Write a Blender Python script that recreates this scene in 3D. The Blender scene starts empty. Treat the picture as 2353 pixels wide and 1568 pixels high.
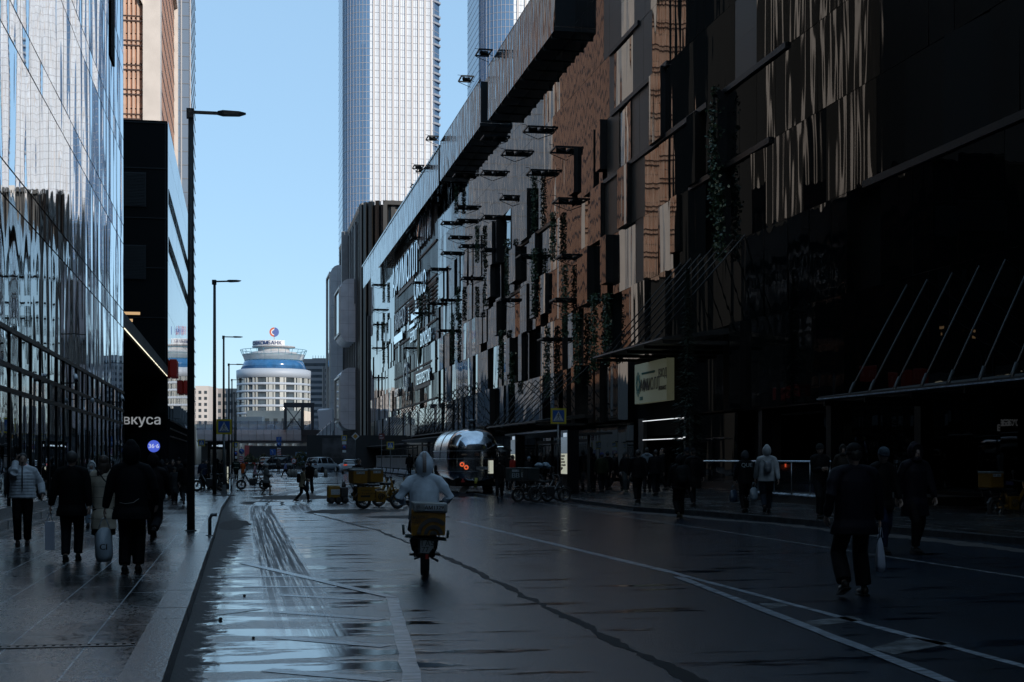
import bpy, bmesh, math, random
from mathutils import Vector, Matrix
R = math.radians
sc = bpy.context.scene
COL = sc.collection
rnd = random.Random(7)

# ---------------- camera ----------------
FPX, HZ, CX, CH = 3268.0, 1052.0, 1176.5, 1.68      # photo measured at 2353 px wide
YAW = R(10.82); SA, CA = math.sin(YAW), math.cos(YAW)
cam = bpy.data.objects.new('camera', bpy.data.cameras.new('camera')); COL.objects.link(cam)
cam.location = (0, 0, CH); cam.rotation_euler = (R(90), 0, -YAW)
cam.data.lens = 50; cam.data.sensor_width = 36
cam.data.shift_y = (1052 - 784) / 2353.0
cam.data.clip_end = 6000; cam.data.clip_start = .1
sc.camera = cam
# ---------------- light ----------------
SUN_EL, SUN_AZ = R(19), R(150)                       # azimuth clockwise from +Y
w = bpy.data.worlds.new("World"); sc.world = w; w.use_nodes = True
nt = w.node_tree; bg = nt.nodes['Background']
sky = nt.nodes.new('ShaderNodeTexSky'); sky.sky_type = 'NISHITA'; sky.sun_disc = False
sky.sun_elevation = SUN_EL; sky.sun_rotation = SUN_AZ; sky.altitude = 150
sky.air_density = 1.0; sky.dust_density = 0.0; sky.ozone_density = 3.0
skm = nt.nodes.new('ShaderNodeMixRGB'); skm.inputs[0].default_value = .68; skm.inputs[2].default_value = (2.45, 4.0, 5.6, 1)
nt.links.new(sky.outputs[0], skm.inputs[1]); nt.links.new(skm.outputs[0], bg.inputs[0]); bg.inputs[1].default_value = 0.15
sl = bpy.data.lights.new('sun', 'SUN'); sl.energy = 3.6; sl.angle = R(.5); sl.color = (1, .90, .78)
so = bpy.data.objects.new('sun', sl); COL.objects.link(so)
sd = Vector((math.cos(SUN_EL)*math.sin(SUN_AZ), math.cos(SUN_EL)*math.cos(SUN_AZ), math.sin(SUN_EL)))
so.rotation_euler = (-sd).to_track_quat('-Z', 'Y').to_euler(); so.location = (60, -80, 90)
sc.view_settings.view_transform = 'Standard'; sc.view_settings.look = 'None'
sc.view_settings.gamma = 1; sc.view_settings.exposure = 0.15
sc.cycles.max_bounces = 8; sc.cycles.glossy_bounces = 5; sc.cycles.caustics_reflective = False
sc.cycles.sample_clamp_indirect = 4

# ---------------- measuring helpers ----------------
def uu(px): return (px - CX) / FPX
def dX(px, X):                       # depth at which column px crosses the plane X
    return X / (SA + CA*uu(px))
def yX(px, X):                       # street Y of that crossing
    return dX(px, X) * (CA - SA*uu(px))
def zd(py, d): return CH - (py - HZ)*d/FPX
def gd(px, d):                       # ground point at depth d under column px
    u = uu(px); return (d*(SA + CA*u), d*(CA - SA*u))
def gp(px, py, z=0.0):
    return gd(px, (CH - z)*FPX/(py - HZ))

# ---------------- materials ----------------
MATS = {}
def mat(name, col, rough=.6, metal=0., bump=None, var=None, emis=None, ior=1.5, spec=None, coat=0, alpha=None, trans=0):
    if name in MATS: return MATS[name]
    m = bpy.data.materials.new(name); m.use_nodes = True; MATS[name] = m
    n = m.node_tree.nodes; l = m.node_tree.links; b = n['Principled BSDF']
    b.inputs['Base Color'].default_value = (*col, 1); b.inputs['Roughness'].default_value = rough
    b.inputs['Metallic'].default_value = metal; b.inputs['IOR'].default_value = ior
    if coat: b.inputs['Coat Weight'].default_value = coat
    if spec is not None: b.inputs['Specular IOR Level'].default_value = spec
    if trans: b.inputs['Transmission Weight'].default_value = trans
    if alpha is not None: b.inputs['Alpha'].default_value = alpha
    if emis: b.inputs['Emission Color'].default_value = (*emis[0], 1); b.inputs['Emission Strength'].default_value = emis[1]
    if bump or var:
        tc = n.new('ShaderNodeTexCoord')
        def noise(scale, st=(1, 1, 1), det=3):
            mp = n.new('ShaderNodeMapping'); mp.inputs['Scale'].default_value = st
            t = n.new('ShaderNodeTexNoise'); t.inputs['Scale'].default_value = scale; t.inputs['Detail'].default_value = det
            l.new(tc.outputs['Object'], mp.inputs[0]); l.new(mp.outputs[0], t.inputs[0]); return t
        if var:
            t = noise(var[0], var[2] if len(var) > 2 else (1, 1, 1), 5)
            r = n.new('ShaderNodeMapRange'); r.inputs[1].default_value = .3; r.inputs[2].default_value = .7
            r.inputs[3].default_value = 1 - var[1]; r.inputs[4].default_value = 1 + var[1]
            x = n.new('ShaderNodeMixRGB'); x.blend_type = 'MULTIPLY'; x.inputs[0].default_value = 1
            x.inputs[1].default_value = (*col, 1)
            l.new(t.outputs[0], r.inputs[0]); l.new(r.outputs[0], x.inputs[2]); l.new(x.outputs[0], b.inputs['Base Color'])
        if bump:
            t = noise(bump[0], bump[2] if len(bump) > 2 else (1, 1, 1), bump[4] if len(bump) > 4 else 3)
            bp = n.new('ShaderNodeBump'); bp.inputs['Strength'].default_value = bump[1]
            bp.inputs['Distance'].default_value = bump[3] if len(bump) > 3 else .02
            l.new(t.outputs[0], bp.inputs['Height']); l.new(bp.outputs[0], b.inputs['Normal'])
    return m

# ---------------- mesh helpers ----------------
class MB:
    def __init__(s): s.bm = bmesh.new()
    def v(s, pts, faces, mi=0):
        vs = [s.bm.verts.new(p) for p in pts]
        for f in faces:
            try:
                q = s.bm.faces.new([vs[i] for i in f]); q.material_index = mi
            except ValueError: pass
        return s
    def box(s, x0, x1, y0, y1, z0, z1, mi=0):
        p = [(x0, y0, z0), (x1, y0, z0), (x1, y1, z0), (x0, y1, z0), (x0, y0, z1), (x1, y0, z1), (x1, y1, z1), (x0, y1, z1)]
        s.v(p, [(0, 3, 2, 1), (4, 5, 6, 7), (0, 1, 5, 4), (1, 2, 6, 5), (2, 3, 7, 6), (3, 0, 4, 7)], mi); return s
    def obox(s, c, ax, ay, az, mi=0):          # oriented box by centre and half axes
        c, ax, ay, az = map(Vector, (c, ax, ay, az)); p = []
        for k in (-1, 1):
            for i, j in ((-1, -1), (1, -1), (1, 1), (-1, 1)): p.append(c + ax*i + ay*j + az*k)
        s.v(p, [(0, 3, 2, 1), (4, 5, 6, 7), (0, 1, 5, 4), (1, 2, 6, 5), (2, 3, 7, 6), (3, 0, 4, 7)], mi); return s
    def tube(s, pts, r, n=8, cap=True, mi=0, sq=None):
        pts = [Vector(p) for p in pts]; rs = r if isinstance(r, (list, tuple)) else [r]*len(pts)
        rings = []; up0 = None
        for i, p in enumerate(pts):
            t = (pts[min(i+1, len(pts)-1)] - pts[max(i-1, 0)])
            t = t.normalized() if t.length > 1e-9 else Vector((0, 0, 1))
            if up0 is None: up0 = Vector((0, 0, 1)) if abs(t.z) < .9 else Vector((0, 1, 0))
            a = t.cross(up0)
            if a.length < 1e-4: a = t.cross(Vector((1, 0, 0)))
            a.normalize(); b = t.cross(a).normalized(); up0 = -b if False else up0
            k = sq if sq else 1
            rings.append([s.bm.verts.new(p + a*math.cos(2*math.pi*j/n)*rs[i] + b*math.sin(2*math.pi*j/n)*rs[i]*k) for j in range(n)])
        for i in range(len(rings)-1):
            for j in range(n):
                f = s.bm.faces.new((rings[i][j], rings[i][(j+1) % n], rings[i+1][(j+1) % n], rings[i+1][j])); f.material_index = mi; f.smooth = True
        if cap:
            for q in (rings[0][::-1], rings[-1]):
                f = s.bm.faces.new(q); f.material_index = mi
        return s
    def lathe(s, prof, c=(0, 0, 0), n=24, axis='Z', mi=0, cap=True, arc=None):
        c = Vector(c); rings = []
        for r, z in prof:
            ring = []
            for j in range(n):
                a = 2*math.pi*j/n; x, y = r*math.cos(a), r*math.sin(a)
                p = {'Z': (x, y, z), 'Y': (x, z, y), 'X': (z, x, y)}[axis]
                ring.append(s.bm.verts.new(c + Vector(p)))
            rings.append(ring)
        for i in range(len(rings)-1):
            for j in range(n):
                f = s.bm.faces.new((rings[i][j], rings[i][(j+1) % n], rings[i+1][(j+1) % n], rings[i+1][j])); f.material_index = mi; f.smooth = True
        if cap:
            for q in (rings[0], rings[-1]):
                if (q[0].co - q[n//2].co).length > 1e-6:
                    f = s.bm.faces.new(q); f.material_index = mi
        return s
    def ell(s, c, rx, ry, rz, n=10, m=7, mi=0, rot=None):
        c = Vector(c); rings = []
        for i in range(1, m):
            t = math.pi*i/m
            ring = []
            for j in range(n):
                a = 2*math.pi*j/n
                p = Vector((rx*math.sin(t)*math.cos(a), ry*math.sin(t)*math.sin(a), -rz*math.cos(t)))
                if rot: p = rot @ p
                ring.append(s.bm.verts.new(c + p))
            rings.append(ring)
        zz = Vector((0, 0, rz)); zz = rot @ zz if rot else zz
        b = s.bm.verts.new(c - zz); t_ = s.bm.verts.new(c + zz)
        for i in range(len(rings)-1):
            for j in range(n):
                f = s.bm.faces.new((rings[i][j], rings[i][(j+1) % n], rings[i+1][(j+1) % n], rings[i+1][j])); f.smooth = True; f.material_index = mi
        for j in range(n):
            f = s.bm.faces.new((b, rings[0][(j+1) % n], rings[0][j])); f.smooth = True; f.material_index = mi
            f = s.bm.faces.new((t_, rings[-1][j], rings[-1][(j+1) % n])); f.smooth = True; f.material_index = mi
        return s
    def loft(s, rings, mi=0, cap=True, smooth=True):       # rings: lists of points
        rr = [[s.bm.verts.new(p) for p in ring] for ring in rings]; n = len(rr[0])
        for i in range(len(rr)-1):
            for j in range(n):
                f = s.bm.faces.new((rr[i][j], rr[i][(j+1) % n], rr[i+1][(j+1) % n], rr[i+1][j])); f.smooth = smooth; f.material_index = mi
        if cap:
            f = s.bm.faces.new(rr[0][::-1]); f.material_index = mi; f = s.bm.faces.new(rr[-1]); f.material_index = mi
        return s
    def prism(s, outline, z0, z1, mi=0, fr=None):          # outline in xy, extruded z0..z1; fr maps to world
        f3 = fr if fr else (lambda x, y, z: (x, y, z))
        n = len(outline)
        a = [s.bm.verts.new(f3(x, y, z0)) for x, y in outline]; b = [s.bm.verts.new(f3(x, y, z1)) for x, y in outline]
        for j in range(n):
            f = s.bm.faces.new((a[j], a[(j+1) % n], b[(j+1) % n], b[j])); f.material_index = mi
        f = s.bm.faces.new(a[::-1]); f.material_index = mi; f = s.bm.faces.new(b); f.material_index = mi
        return s
    def add(s, me, M=None):
        k = len(s.bm.verts); s.bm.from_mesh(me); s.bm.verts.ensure_lookup_table()
        if M is not None: bmesh.ops.transform(s.bm, matrix=M, verts=s.bm.verts[k:])
        return s
    def xf(s, M): bmesh.ops.transform(s.bm, matrix=M, verts=s.bm.verts[:]); return s
    def bevel(s, w, seg=2):
        bmesh.ops.bevel(s.bm, geom=s.bm.edges[:], offset=w, segments=seg, affect='EDGES', profile=.5); return s
    def me(s, name='m', fix=True):
        if fix: bmesh.ops.recalc_face_normals(s.bm, faces=s.bm.faces[:])
        m = bpy.data.meshes.new(name); s.bm.to_mesh(m); s.bm.free(); return m
    def build(s, name, mats, parent=None, label=None, cat=None, group=None, kind=None, fix=True, smooth=False):
        m = s.me(name, fix)
        for x in (mats if isinstance(mats, (list, tuple)) else [mats]): m.materials.append(x)
        if smooth: m.shade_smooth()
        return link(name, m, parent, label, cat, group, kind)
def link(name, me, parent=None, label=None, cat=None, group=None, kind=None):
    o = bpy.data.objects.new(name, me); COL.objects.link(o)
    if parent: o.parent = parent
    return tag(o, label, cat, group, kind)
def tag(o, label=None, cat=None, group=None, kind=None):
    if label: o['label'] = label
    if cat: o['category'] = cat
    if group: o['group'] = group
    if kind: o['kind'] = kind
    return o
def thing(name, label, cat, loc=(0, 0, 0), rz=0, group=None):
    o = bpy.data.objects.new(name, None); COL.objects.link(o); o.location = loc; o.rotation_euler = (0, 0, rz)
    o.empty_display_size = .2
    return tag(o, label, cat, group)
def dup(root, loc=None, rz=None, label=None):
    r = root.copy(); COL.objects.link(r)
    if loc is not None: r.location = loc
    if rz is not None: r.rotation_euler = (0, 0, rz)
    if label: r['label'] = label
    for ch in list(root.children):
        c = ch.copy(); COL.objects.link(c); c.parent = r
        for g in list(ch.children):
            d = g.copy(); COL.objects.link(d); d.parent = c
    return r
def text_me(txt, size, depth=.02, align='CENTER'):
    cu = bpy.data.curves.new('t', 'FONT'); cu.body = txt; cu.size = size; cu.extrude = depth/2
    cu.align_x = align; cu.align_y = 'CENTER'; cu.resolution_u = 3
    o = bpy.data.objects.new('t', cu); COL.objects.link(o)
    dg = bpy.context.evaluated_depsgraph_get(); m = bpy.data.meshes.new_from_object(o.evaluated_get(dg))
    bpy.data.objects.remove(o); bpy.data.curves.remove(cu); return m
def frame(o, x, y):                       # matrix with text x axis and y axis at origin
    x, y = Vector(x).normalized(), Vector(y).normalized(); z = x.cross(y)
    M = Matrix((x, y, z)).transposed().to_4x4(); M.translation = Vector(o); return M
def text(txt, size, o, x, m, name='lettering', parent=None, depth=.03, sx=1, bold=0, align='CENTER', y=(0, 0, 1)):
    b = MB(); b.add(text_me(txt, size, depth, align), frame(o, x, y) @ Matrix.Diagonal((sx, 1, 1, 1)))
    if bold:
        for d in (-bold, bold): b.add(text_me(txt, size, depth*.96, align), frame(Vector(o) + Vector(x)*d, x, y) @ Matrix.Diagonal((sx, 1, 1, 1)))
    return b.build(name, m, parent, fix=False)
# ================= ground, road, pavements =================
def wet(name, base, brick=False, amt=1.0):
    m = bpy.data.materials.new(name); m.use_nodes = True; MATS[name] = m
    n = m.node_tree.nodes; l = m.node_tree.links; b = n['Principled BSDF']
    g = n.new('ShaderNodeNewGeometry')
    def N(scale, st, det=4, rough=.55):
        mp = n.new('ShaderNodeMapping'); mp.inputs['Scale'].default_value = st
        t = n.new('ShaderNodeTexNoise'); t.inputs['Scale'].default_value = scale; t.inputs['Detail'].default_value = det
        t.inputs['Roughness'].default_value = rough
        l.new(g.outputs['Position'], mp.inputs[0]); l.new(mp.outputs[0], t.inputs[0]); return t.outputs[0]
    def mr(v, a, b_, c=0., d=1.):
        r = n.new('ShaderNodeMapRange'); r.inputs[1].default_value = a; r.inputs[2].default_value = b_
        r.inputs[3].default_value = c; r.inputs[4].default_value = d; l.new(v, r.inputs[0]); return r.outputs[0]
    def mth(op, a, b_):
        q = n.new('ShaderNodeMath'); q.operation = op
        for i, v in enumerate((a, b_)):
            if isinstance(v, (int, float)): q.inputs[i].default_value = v
            else: l.new(v, q.inputs[i])
        return q.outputs[0]
    sep = n.new('ShaderNodeSeparateXYZ'); l.new(g.outputs['Position'], sep.inputs[0])
    x, y = sep.outputs[0], sep.outputs[1]
    if brick:
        patch = N(.55, (1, .55, 1), 5)
        wetm = mth('MULTIPLY', mr(patch, .42, .60), 1.0)
        spots = mr(N(26, (1, .35, 1), 4, .7), .50, .60)
        rough = mth('SUBTRACT', mr(spots, 0, 1, .30, .20), mth('MULTIPLY', wetm, .10))
        # slab joints; their wet shine is painted in as pale mortar
        cb = n.new('ShaderNodeCombineXYZ'); l.new(y, cb.inputs[0]); l.new(x, cb.inputs[1])
        br = n.new('ShaderNodeTexBrick'); br.inputs['Scale'].default_value = 1; br.inputs['Brick Width'].default_value = 1.6
        br.inputs['Row Height'].default_value = .62; br.inputs['Mortar Size'].default_value = .009; br.inputs['Mortar Smooth'].default_value = .2
        br.inputs['Color1'].default_value = (*[c*1.0 for c in base], 1); br.inputs['Color2'].default_value = (*[c*1.35 for c in base], 1)
        br.inputs['Mortar'].default_value = (.42, .44, .47, 1)
        l.new(cb.outputs[0], br.inputs[0])
        mx = n.new('ShaderNodeMixRGB'); mx.blend_type = 'MULTIPLY'; mx.inputs[0].default_value = 1
        l.new(br.outputs[0], mx.inputs[1]); l.new(mr(N(2.2, (1, 1, 1), 6), .3, .7, .75, 1.2), mx.inputs[2]); l.new(mx.outputs[0], b.inputs['Base Color'])
        h = mth('ADD', mth('MULTIPLY', N(24, (1, .5, 1), 3, .6), mr(wetm, 0, 1, .0030, .001)), mth('MULTIPLY', br.outputs['Fac'], -.002))
        dist = 1.0
    else:
        # wetter and smoother towards the gutter of the left kerb, streaks lie across the road
        streak = N(.55, (.9, 3.2, 1), 5, .6)
        left = mr(x, 3.0, .5, 0., 1.)
        pud = mth('ADD', streak, mth('MULTIPLY', left, .13))
        wetm = mr(pud, .575, .64)
        grit = N(95, (1, 1, 1), 3, .6)
        far = mr(y, 45, 75, 0., 1.)
        wetm = mth('MAXIMUM', wetm, mth('MULTIPLY', far, mr(N(.35, (1, .6, 1), 5), .40, .62)))
        # tyre tracks and gutter slush, as marks that lie on the asphalt
        cx_ = mth('MULTIPLY', mth('POWER', mth('MAXIMUM', mth('SUBTRACT', y, 44), 0), 2), .0026)
        def track(x0, y0, y1, hw):
            dx = mth('SUBTRACT', mth('SUBTRACT', x, x0), cx_); cbn = n.new('ShaderNodeCombineXYZ'); l.new(dx, cbn.inputs[0]); l.new(y, cbn.inputs[1])
            mp = n.new('ShaderNodeMapping'); mp.inputs['Scale'].default_value = (15, .10, 1); tn = n.new('ShaderNodeTexNoise'); tn.inputs['Scale'].default_value = 1; tn.inputs['Detail'].default_value = 5; tn.inputs['Roughness'].default_value = .7
            l.new(cbn.outputs[0], mp.inputs[0]); l.new(mp.outputs[0], tn.inputs[0])
            ab = mth('ABSOLUTE', mth('ADD', dx, mth('MULTIPLY', N(1.2, (1, .6, 1), 3), .16)), 0)
            return mth('MULTIPLY', mth('MULTIPLY', mr(ab, hw, hw-.12, 0., 1.), mr(y, y0, y1, 0., 1.)), mr(tn.outputs[0], .40, .54, 0., 1.))
        mud = mth('MAXIMUM', track(.72, 12, 24, .42), track(2.0, 42, 47, .4))
        lim = mr(mth('ABSOLUTE', mth('SUBTRACT', y, 34), 0), 3, 12, .42, .0)
        edge_ = mth('ADD', mth('SUBTRACT', x, lim), mth('MULTIPLY', mth('SUBTRACT', N(3.2, (1, .8, 1), 6, .7), .5), 1.1))
        slush = mr(edge_, -.36, -.24, 1., 0.)
        mud = mth('MAXIMUM', mud, slush)
        wetm = mth('MULTIPLY', wetm, mth('SUBTRACT', 1, mud))
        rough = mth('ADD', mr(wetm, 0, 1, .19, .03), mth('MULTIPLY', mud, .5))
        cr = n.new('ShaderNodeMixRGB'); cr.blend_type = 'MULTIPLY'; cr.inputs[0].default_value = 1
        cr.inputs[1].default_value = (*base, 1)
        tone = mth('MULTIPLY', mr(N(1.1, (1, .5, 1), 6, .6), .3, .7, .55, 1.45), mr(grit, .3, .7, .5, 1.5))
        tone = mth('MULTIPLY', tone, mth('SUBTRACT', 1, mth('MULTIPLY', mud, .85)))
        l.new(tone, cr.inputs[2]); l.new(cr.outputs[0], b.inputs['Base Color'])
        h = mth('ADD', mth('MULTIPLY', grit, mr(wetm, 0, 1, .0030, .0002)), mth('MULTIPLY', N(32, (1, 1, 1), 3, .6), mr(wetm, 0, 1, .0055, .0003)))
        h = mth('ADD', h, mth('MULTIPLY', mth('MULTIPLY', slush, N(28, (1, 1, 1), 4, .7)), .06))
        dist = 1.0
    l.new(rough, b.inputs['Roughness']); b.inputs['IOR'].default_value = 1.5 if brick else 1.72
    bp = n.new('ShaderNodeBump'); bp.inputs['Strength'].default_value = amt; bp.inputs['Distance'].default_value = dist
    l.new(h, bp.inputs['Height']); l.new(bp.outputs[0], b.inputs['Normal'])
    return m
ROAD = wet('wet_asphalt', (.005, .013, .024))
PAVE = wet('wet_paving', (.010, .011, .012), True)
CONC = mat('kerb_stone', (.055, .058, .062), .26, bump=(30, .5, (1, 1, 1), .01), var=(5, .35))
PAINT = mat('worn_paint', (.30, .32, .35), .26, bump=(60, .4, (1, 1, 1), .006), var=(3, .55, (1, 4, 1)), ior=1.4)
PAINT2 = mat('faded_paint', (.16, .165, .17), .25, bump=(60, .4, (1, 1, 1), .006), var=(4, .6), ior=1.4)
DIRT = mat('dirty_slush', (.018, .016, .015), .75, bump=(45, 1, (1, 1, 1), .03), var=(8, .6))
SNOW = mat('old_snow', (.62, .66, .72), .7, bump=(12, .8, (1, 1, 1), .08), var=(7, .3))
MUD = mat('tyre_mud', (.013, .012, .012), .65, bump=(20, .8, (1, .05, 1), .03))
SOIL = mat('far_ground', (.10, .10, .10), .8, var=(.02, .3))

MB().v([(-2500, -900, -.02), (2500, -900, -.02), (2500, 4000, -.02), (-2500, 4000, -.02)], [(0, 1, 2, 3)]).build('ground', SOIL, kind='structure')
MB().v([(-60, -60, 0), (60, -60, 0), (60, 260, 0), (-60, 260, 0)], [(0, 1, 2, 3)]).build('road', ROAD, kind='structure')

def walk(name, line, far_x, mk, mp, side, kw=.32, z=.135):
    """pavement slab between a kerb polyline and far_x, plus its kerb stones"""
    b = MB(); k = MB(); n = len(line)
    inn = [(x - side*kw, y) for x, y in line]
    for i in range(n-1):
        b.v([(inn[i][0], inn[i][1], z), (inn[i+1][0], inn[i+1][1], z), (far_x, inn[i+1][1], z), (far_x, inn[i][1], z)], [(0, 1, 2, 3)])
        (x0, y0), (x1, y1) = line[i], line[i+1]; L = math.hypot(x1-x0, y1-y0); m = max(1, int(L/1.0))
        for j in range(m):
            a, c = j/m + .004/L, (j+1)/m - .004/L
            pa, pc = (x0+(x1-x0)*a, y0+(y1-y0)*a), (x0+(x1-x0)*c, y0+(y1-y0)*c)
            e = rnd.uniform(-.004, .004)
            ps = [(pa[0]+e, pa[1]), (pc[0]+e, pc[1]), (pc[0]-side*kw, pc[1]), (pa[0]-side*kw, pa[1])]
            k.v([(p[0], p[1], -.01) for p in ps] + [(p[0] - side*(.015 if q < 2 else 0), p[1], z+.003+e*.5) for q, p in enumerate(ps)],
                [(4, 5, 6, 7), (0, 1, 5, 4), (1, 2, 6, 5), (2, 3, 7, 6), (3, 0, 4, 7)])
    b.build(name, mp, kind='structure'); k.build(name + '_kerb', mk, kind='structure')
LK = [(-.52, -12), (-.52, 30), (-.56, 45), (-.40, 62), (-.42, 75), (-.5, 104)]
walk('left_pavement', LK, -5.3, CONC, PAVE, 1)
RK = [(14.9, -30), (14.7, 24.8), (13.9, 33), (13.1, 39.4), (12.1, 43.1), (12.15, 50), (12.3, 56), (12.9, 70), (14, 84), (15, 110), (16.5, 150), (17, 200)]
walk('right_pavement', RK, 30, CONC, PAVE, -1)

# painted lines
def strip(name, pts, wd, m, z=.004, jit=.012):
    b = MB(); P = []
    for i in range(len(pts)-1):
        (x0, y0), (x1, y1) = pts[i], pts[i+1]; k = max(1, int(math.hypot(x1-x0, y1-y0)/.5))
        for j in range(k): P.append((x0+(x1-x0)*j/k, y0+(y1-y0)*j/k))
    P.append(pts[-1]); L = []
    for i, p in enumerate(P):
        q0, q1 = P[max(i-1, 0)], P[min(i+1, len(P)-1)]; dx, dy = q1[0]-q0[0], q1[1]-q0[1]; t = math.hypot(dx, dy) or 1
        nx, ny = -dy/t, dx/t; a, c = wd/2+rnd.uniform(-jit, jit), wd/2+rnd.uniform(-jit, jit)
        L.append(((p[0]+nx*a, p[1]+ny*a, z), (p[0]-nx*c, p[1]-ny*c, z)))
    for i in range(len(L)-1): b.v([L[i][0], L[i][1], L[i+1][1], L[i+1][0]], [(0, 1, 2, 3)])
    return b.build(name, m, kind='structure')
strip('lane_line_right', [(10.8, 6), (10.75, 66), (11.4, 95)], .12, PAINT2)
strip('lane_line_centre', [(6.2, 5), (6.2, 20)], .11, PAINT)
strip('lane_line_median', [(4.6, 5), (5.2, 9.8), (6.05, 19.2)], .13, PAINT, .008)
strip('lane_line_far', [(6.2, 20), (5.66, 37)], .17, PAINT)
strip('lane_line_beyond', [(5.4, 44), (4.4, 52)], .12, PAINT2)
def quad_on_road(name, px, m, z):
    pts = [gp(a, c, z) for a, c in px]
    b = MB(); b.v([(x, y, z) for x, y in pts], [tuple(range(len(pts)))]); return b.build(name, m, kind='structure')
for q in (((1742, 1386), (1800, 1386), (1812, 1393), (1766, 1398)), ((1850, 1428), (1955, 1415), (1985, 1425), (1862, 1441)), ((2000, 1490), (2095, 1464), (2190, 1478), (2055, 1504))):
    quad_on_road('median_hatch_bar', q, PAINT2, .004)
strip('bay_line_side', [(1.20, 8), (1.27, 10.6), (1.80, 17.15)], .14, PAINT)
strip('bay_line_diagonal', [gp(557, 1294), gp(903, 1374)], .15, PAINT, .008)
for x0, y0, x1, y1 in ((519, 1327, 680, 1325), (560, 1349, 774, 1349), (645, 1368, 877, 1380), (640, 1407, 878, 1424), (637, 1465, 886, 1486), (613, 1540, 893, 1564)):
    strip('bay_hatch_bar', [gp(x0, y0), gp(x1, y1)], .17, PAINT, .004)
strip('bay_bar_worn', [gp(500, 1412), gp(600, 1400)], .15, PAINT2, .004, .05)
for i in range(9):                                                 # crossing stripes, worn
    a = gp(600 + i*36, 1168 + 3*(i % 2)); strip('crosswalk_stripe', [(a[0], 50.5), (a[0]+.1, 54.5)], .42, PAINT2, .004, .06)
for i in range(7): strip('crosswalk_stripe', [(3.9+i*.95, 57.0), (4.0+i*.95, 60.5)], .4, PAINT2, .004, .06)
# joints, tyre tracks, gutter dirt
WETSEAM = mat('wet_seam', (.002, .003, .004), .6, ior=1.33, spec=.15, bump=(3, .3, (1, 1, 1), .01))
def blob(name, pts, wd, m, z, jag=.5, step=.12, h=0, n=1):
    b = MB(); P = []
    for i in range(len(pts)-1):
        (x0, y0), (x1, y1) = pts[i], pts[i+1]; k = max(1, int(math.hypot(x1-x0, y1-y0)/step))
        for j in range(k): P.append((x0+(x1-x0)*j/k, y0+(y1-y0)*j/k))
    a = c = wd/2; prev = None
    for i, p in enumerate(P):
        a = max(.1*wd, min(wd, a + rnd.uniform(-1, 1)*jag*wd*.4)); c = max(.1*wd, min(wd, c + rnd.uniform(-1, 1)*jag*wd*.4))
        hh = h*rnd.uniform(.3, 1)
        cur = [(p[0]-a, p[1], z), (p[0]-a*.3, p[1]+rnd.uniform(-.03, .03), z+hh), (p[0]+c*.4, p[1], z+hh*.7), (p[0]+c, p[1], z)]
        if prev: b.v(prev+cur, [(0, 1, 5, 4), (1, 2, 6, 5), (2, 3, 7, 6)])
        prev = cur
    return b.build(name, m, kind='structure')
blob('wet_seam', [(3.35, 6), (3.4, 24), (3.1, 33), (2.0, 44)], .10, WETSEAM, .003, .7, .07)
blob('right_gutter_slush', [(14.2, 20), (13.4, 33), (12.6, 39), (11.6, 43), (11.7, 56)], .45, DIRT, .002, .8, .2, .03)
def patch(name, c, rx, ry, m, z, n=26, h=0):
    b = MB(); ring = []; k = 1
    for i in range(n):
        k = max(.55, min(1.25, k + rnd.uniform(-.16, .16))); a = 2*math.pi*i/n
        ring.append((c[0]+rx*k*math.cos(a), c[1]+ry*k*math.sin(a), z))
    b.v(ring+[(c[0], c[1], z+h)], [(i, (i+1) % n, n) for i in range(n)]); return b.build(name, m, kind='structure')
for c, rx, ry in (((3.1, 44.2), 1.6, 2.6), ((1.0, 53), .9, 2.4), ((4.7, 40), 1.2, 1.1), ((-.1, 36), .35, 2.5), ((2.2, 61), 1.6, 3)): patch('muddy_patch', c, rx, ry, DIRT, .0025)
for i in range(70):
    x = abs(rnd.gauss(0, .45))-.35; y = rnd.uniform(9, 26)
for c, s in (((.12, 13.4), .016), ((-.12, 10.4), .02), ((-.2, 15), .022), ((.05, 17.5), .02)):
    MB().ell((c[0], c[1], s*.6), s, s*1.2, s*.8, 7, 5).build('ice_lump', DIRT, label=None, kind='structure')
strip('road_joint', [(-.2, 33.6), (9.4, 40.5)], .05, MUD, .0035)
# slot drain across the pavement
dr = MB(); dr.box(-4.1, -.86, 12.05, 12.09, .130, .142); dr.box(-4.1, -.86, 12.20, 12.23, .130, .142)
for i in range(46): dr.box(-4.08+i*.07, -4.04+i*.07, 12.09, 12.20, .130, .140)
dr.build('drain_grate', mat('grate', (.03, .03, .03), .3, 1), label='narrow dark slotted drain grate set across the wet left pavement', cat='drain')
# ================= buildings =================
def glassmat(name, col, rough=.015, bs=.03, scale=1.1, st=(1, 1, .28), ior=1.55, metal=0, spec=.5):
    m = bpy.data.materials.new(name); m.use_nodes = True; MATS[name] = m
    n = m.node_tree.nodes; l = m.node_tree.links; b = n['Principled BSDF']
    b.inputs['Base Color'].default_value = (*col, 1); b.inputs['Roughness'].default_value = rough; b.inputs['IOR'].default_value = ior
    b.inputs['Specular IOR Level'].default_value = spec; b.inputs['Metallic'].default_value = metal
    g = n.new('ShaderNodeNewGeometry'); mp = n.new('ShaderNodeMapping'); mp.inputs['Scale'].default_value = st
    t = n.new('ShaderNodeTexNoise'); t.inputs['Scale'].default_value = scale; t.inputs['Detail'].default_value = 1.0; t.inputs['Roughness'].default_value = .4
    bp = n.new('ShaderNodeBump'); bp.inputs['Strength'].default_value = 1; bp.inputs['Distance'].default_value = bs
    l.new(g.outputs['Position'], mp.inputs[0]); l.new(mp.outputs[0], t.inputs[0]); l.new(t.outputs[0], bp.inputs['Height']); l.new(bp.outputs[0], b.inputs['Normal'])
    return m
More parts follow.
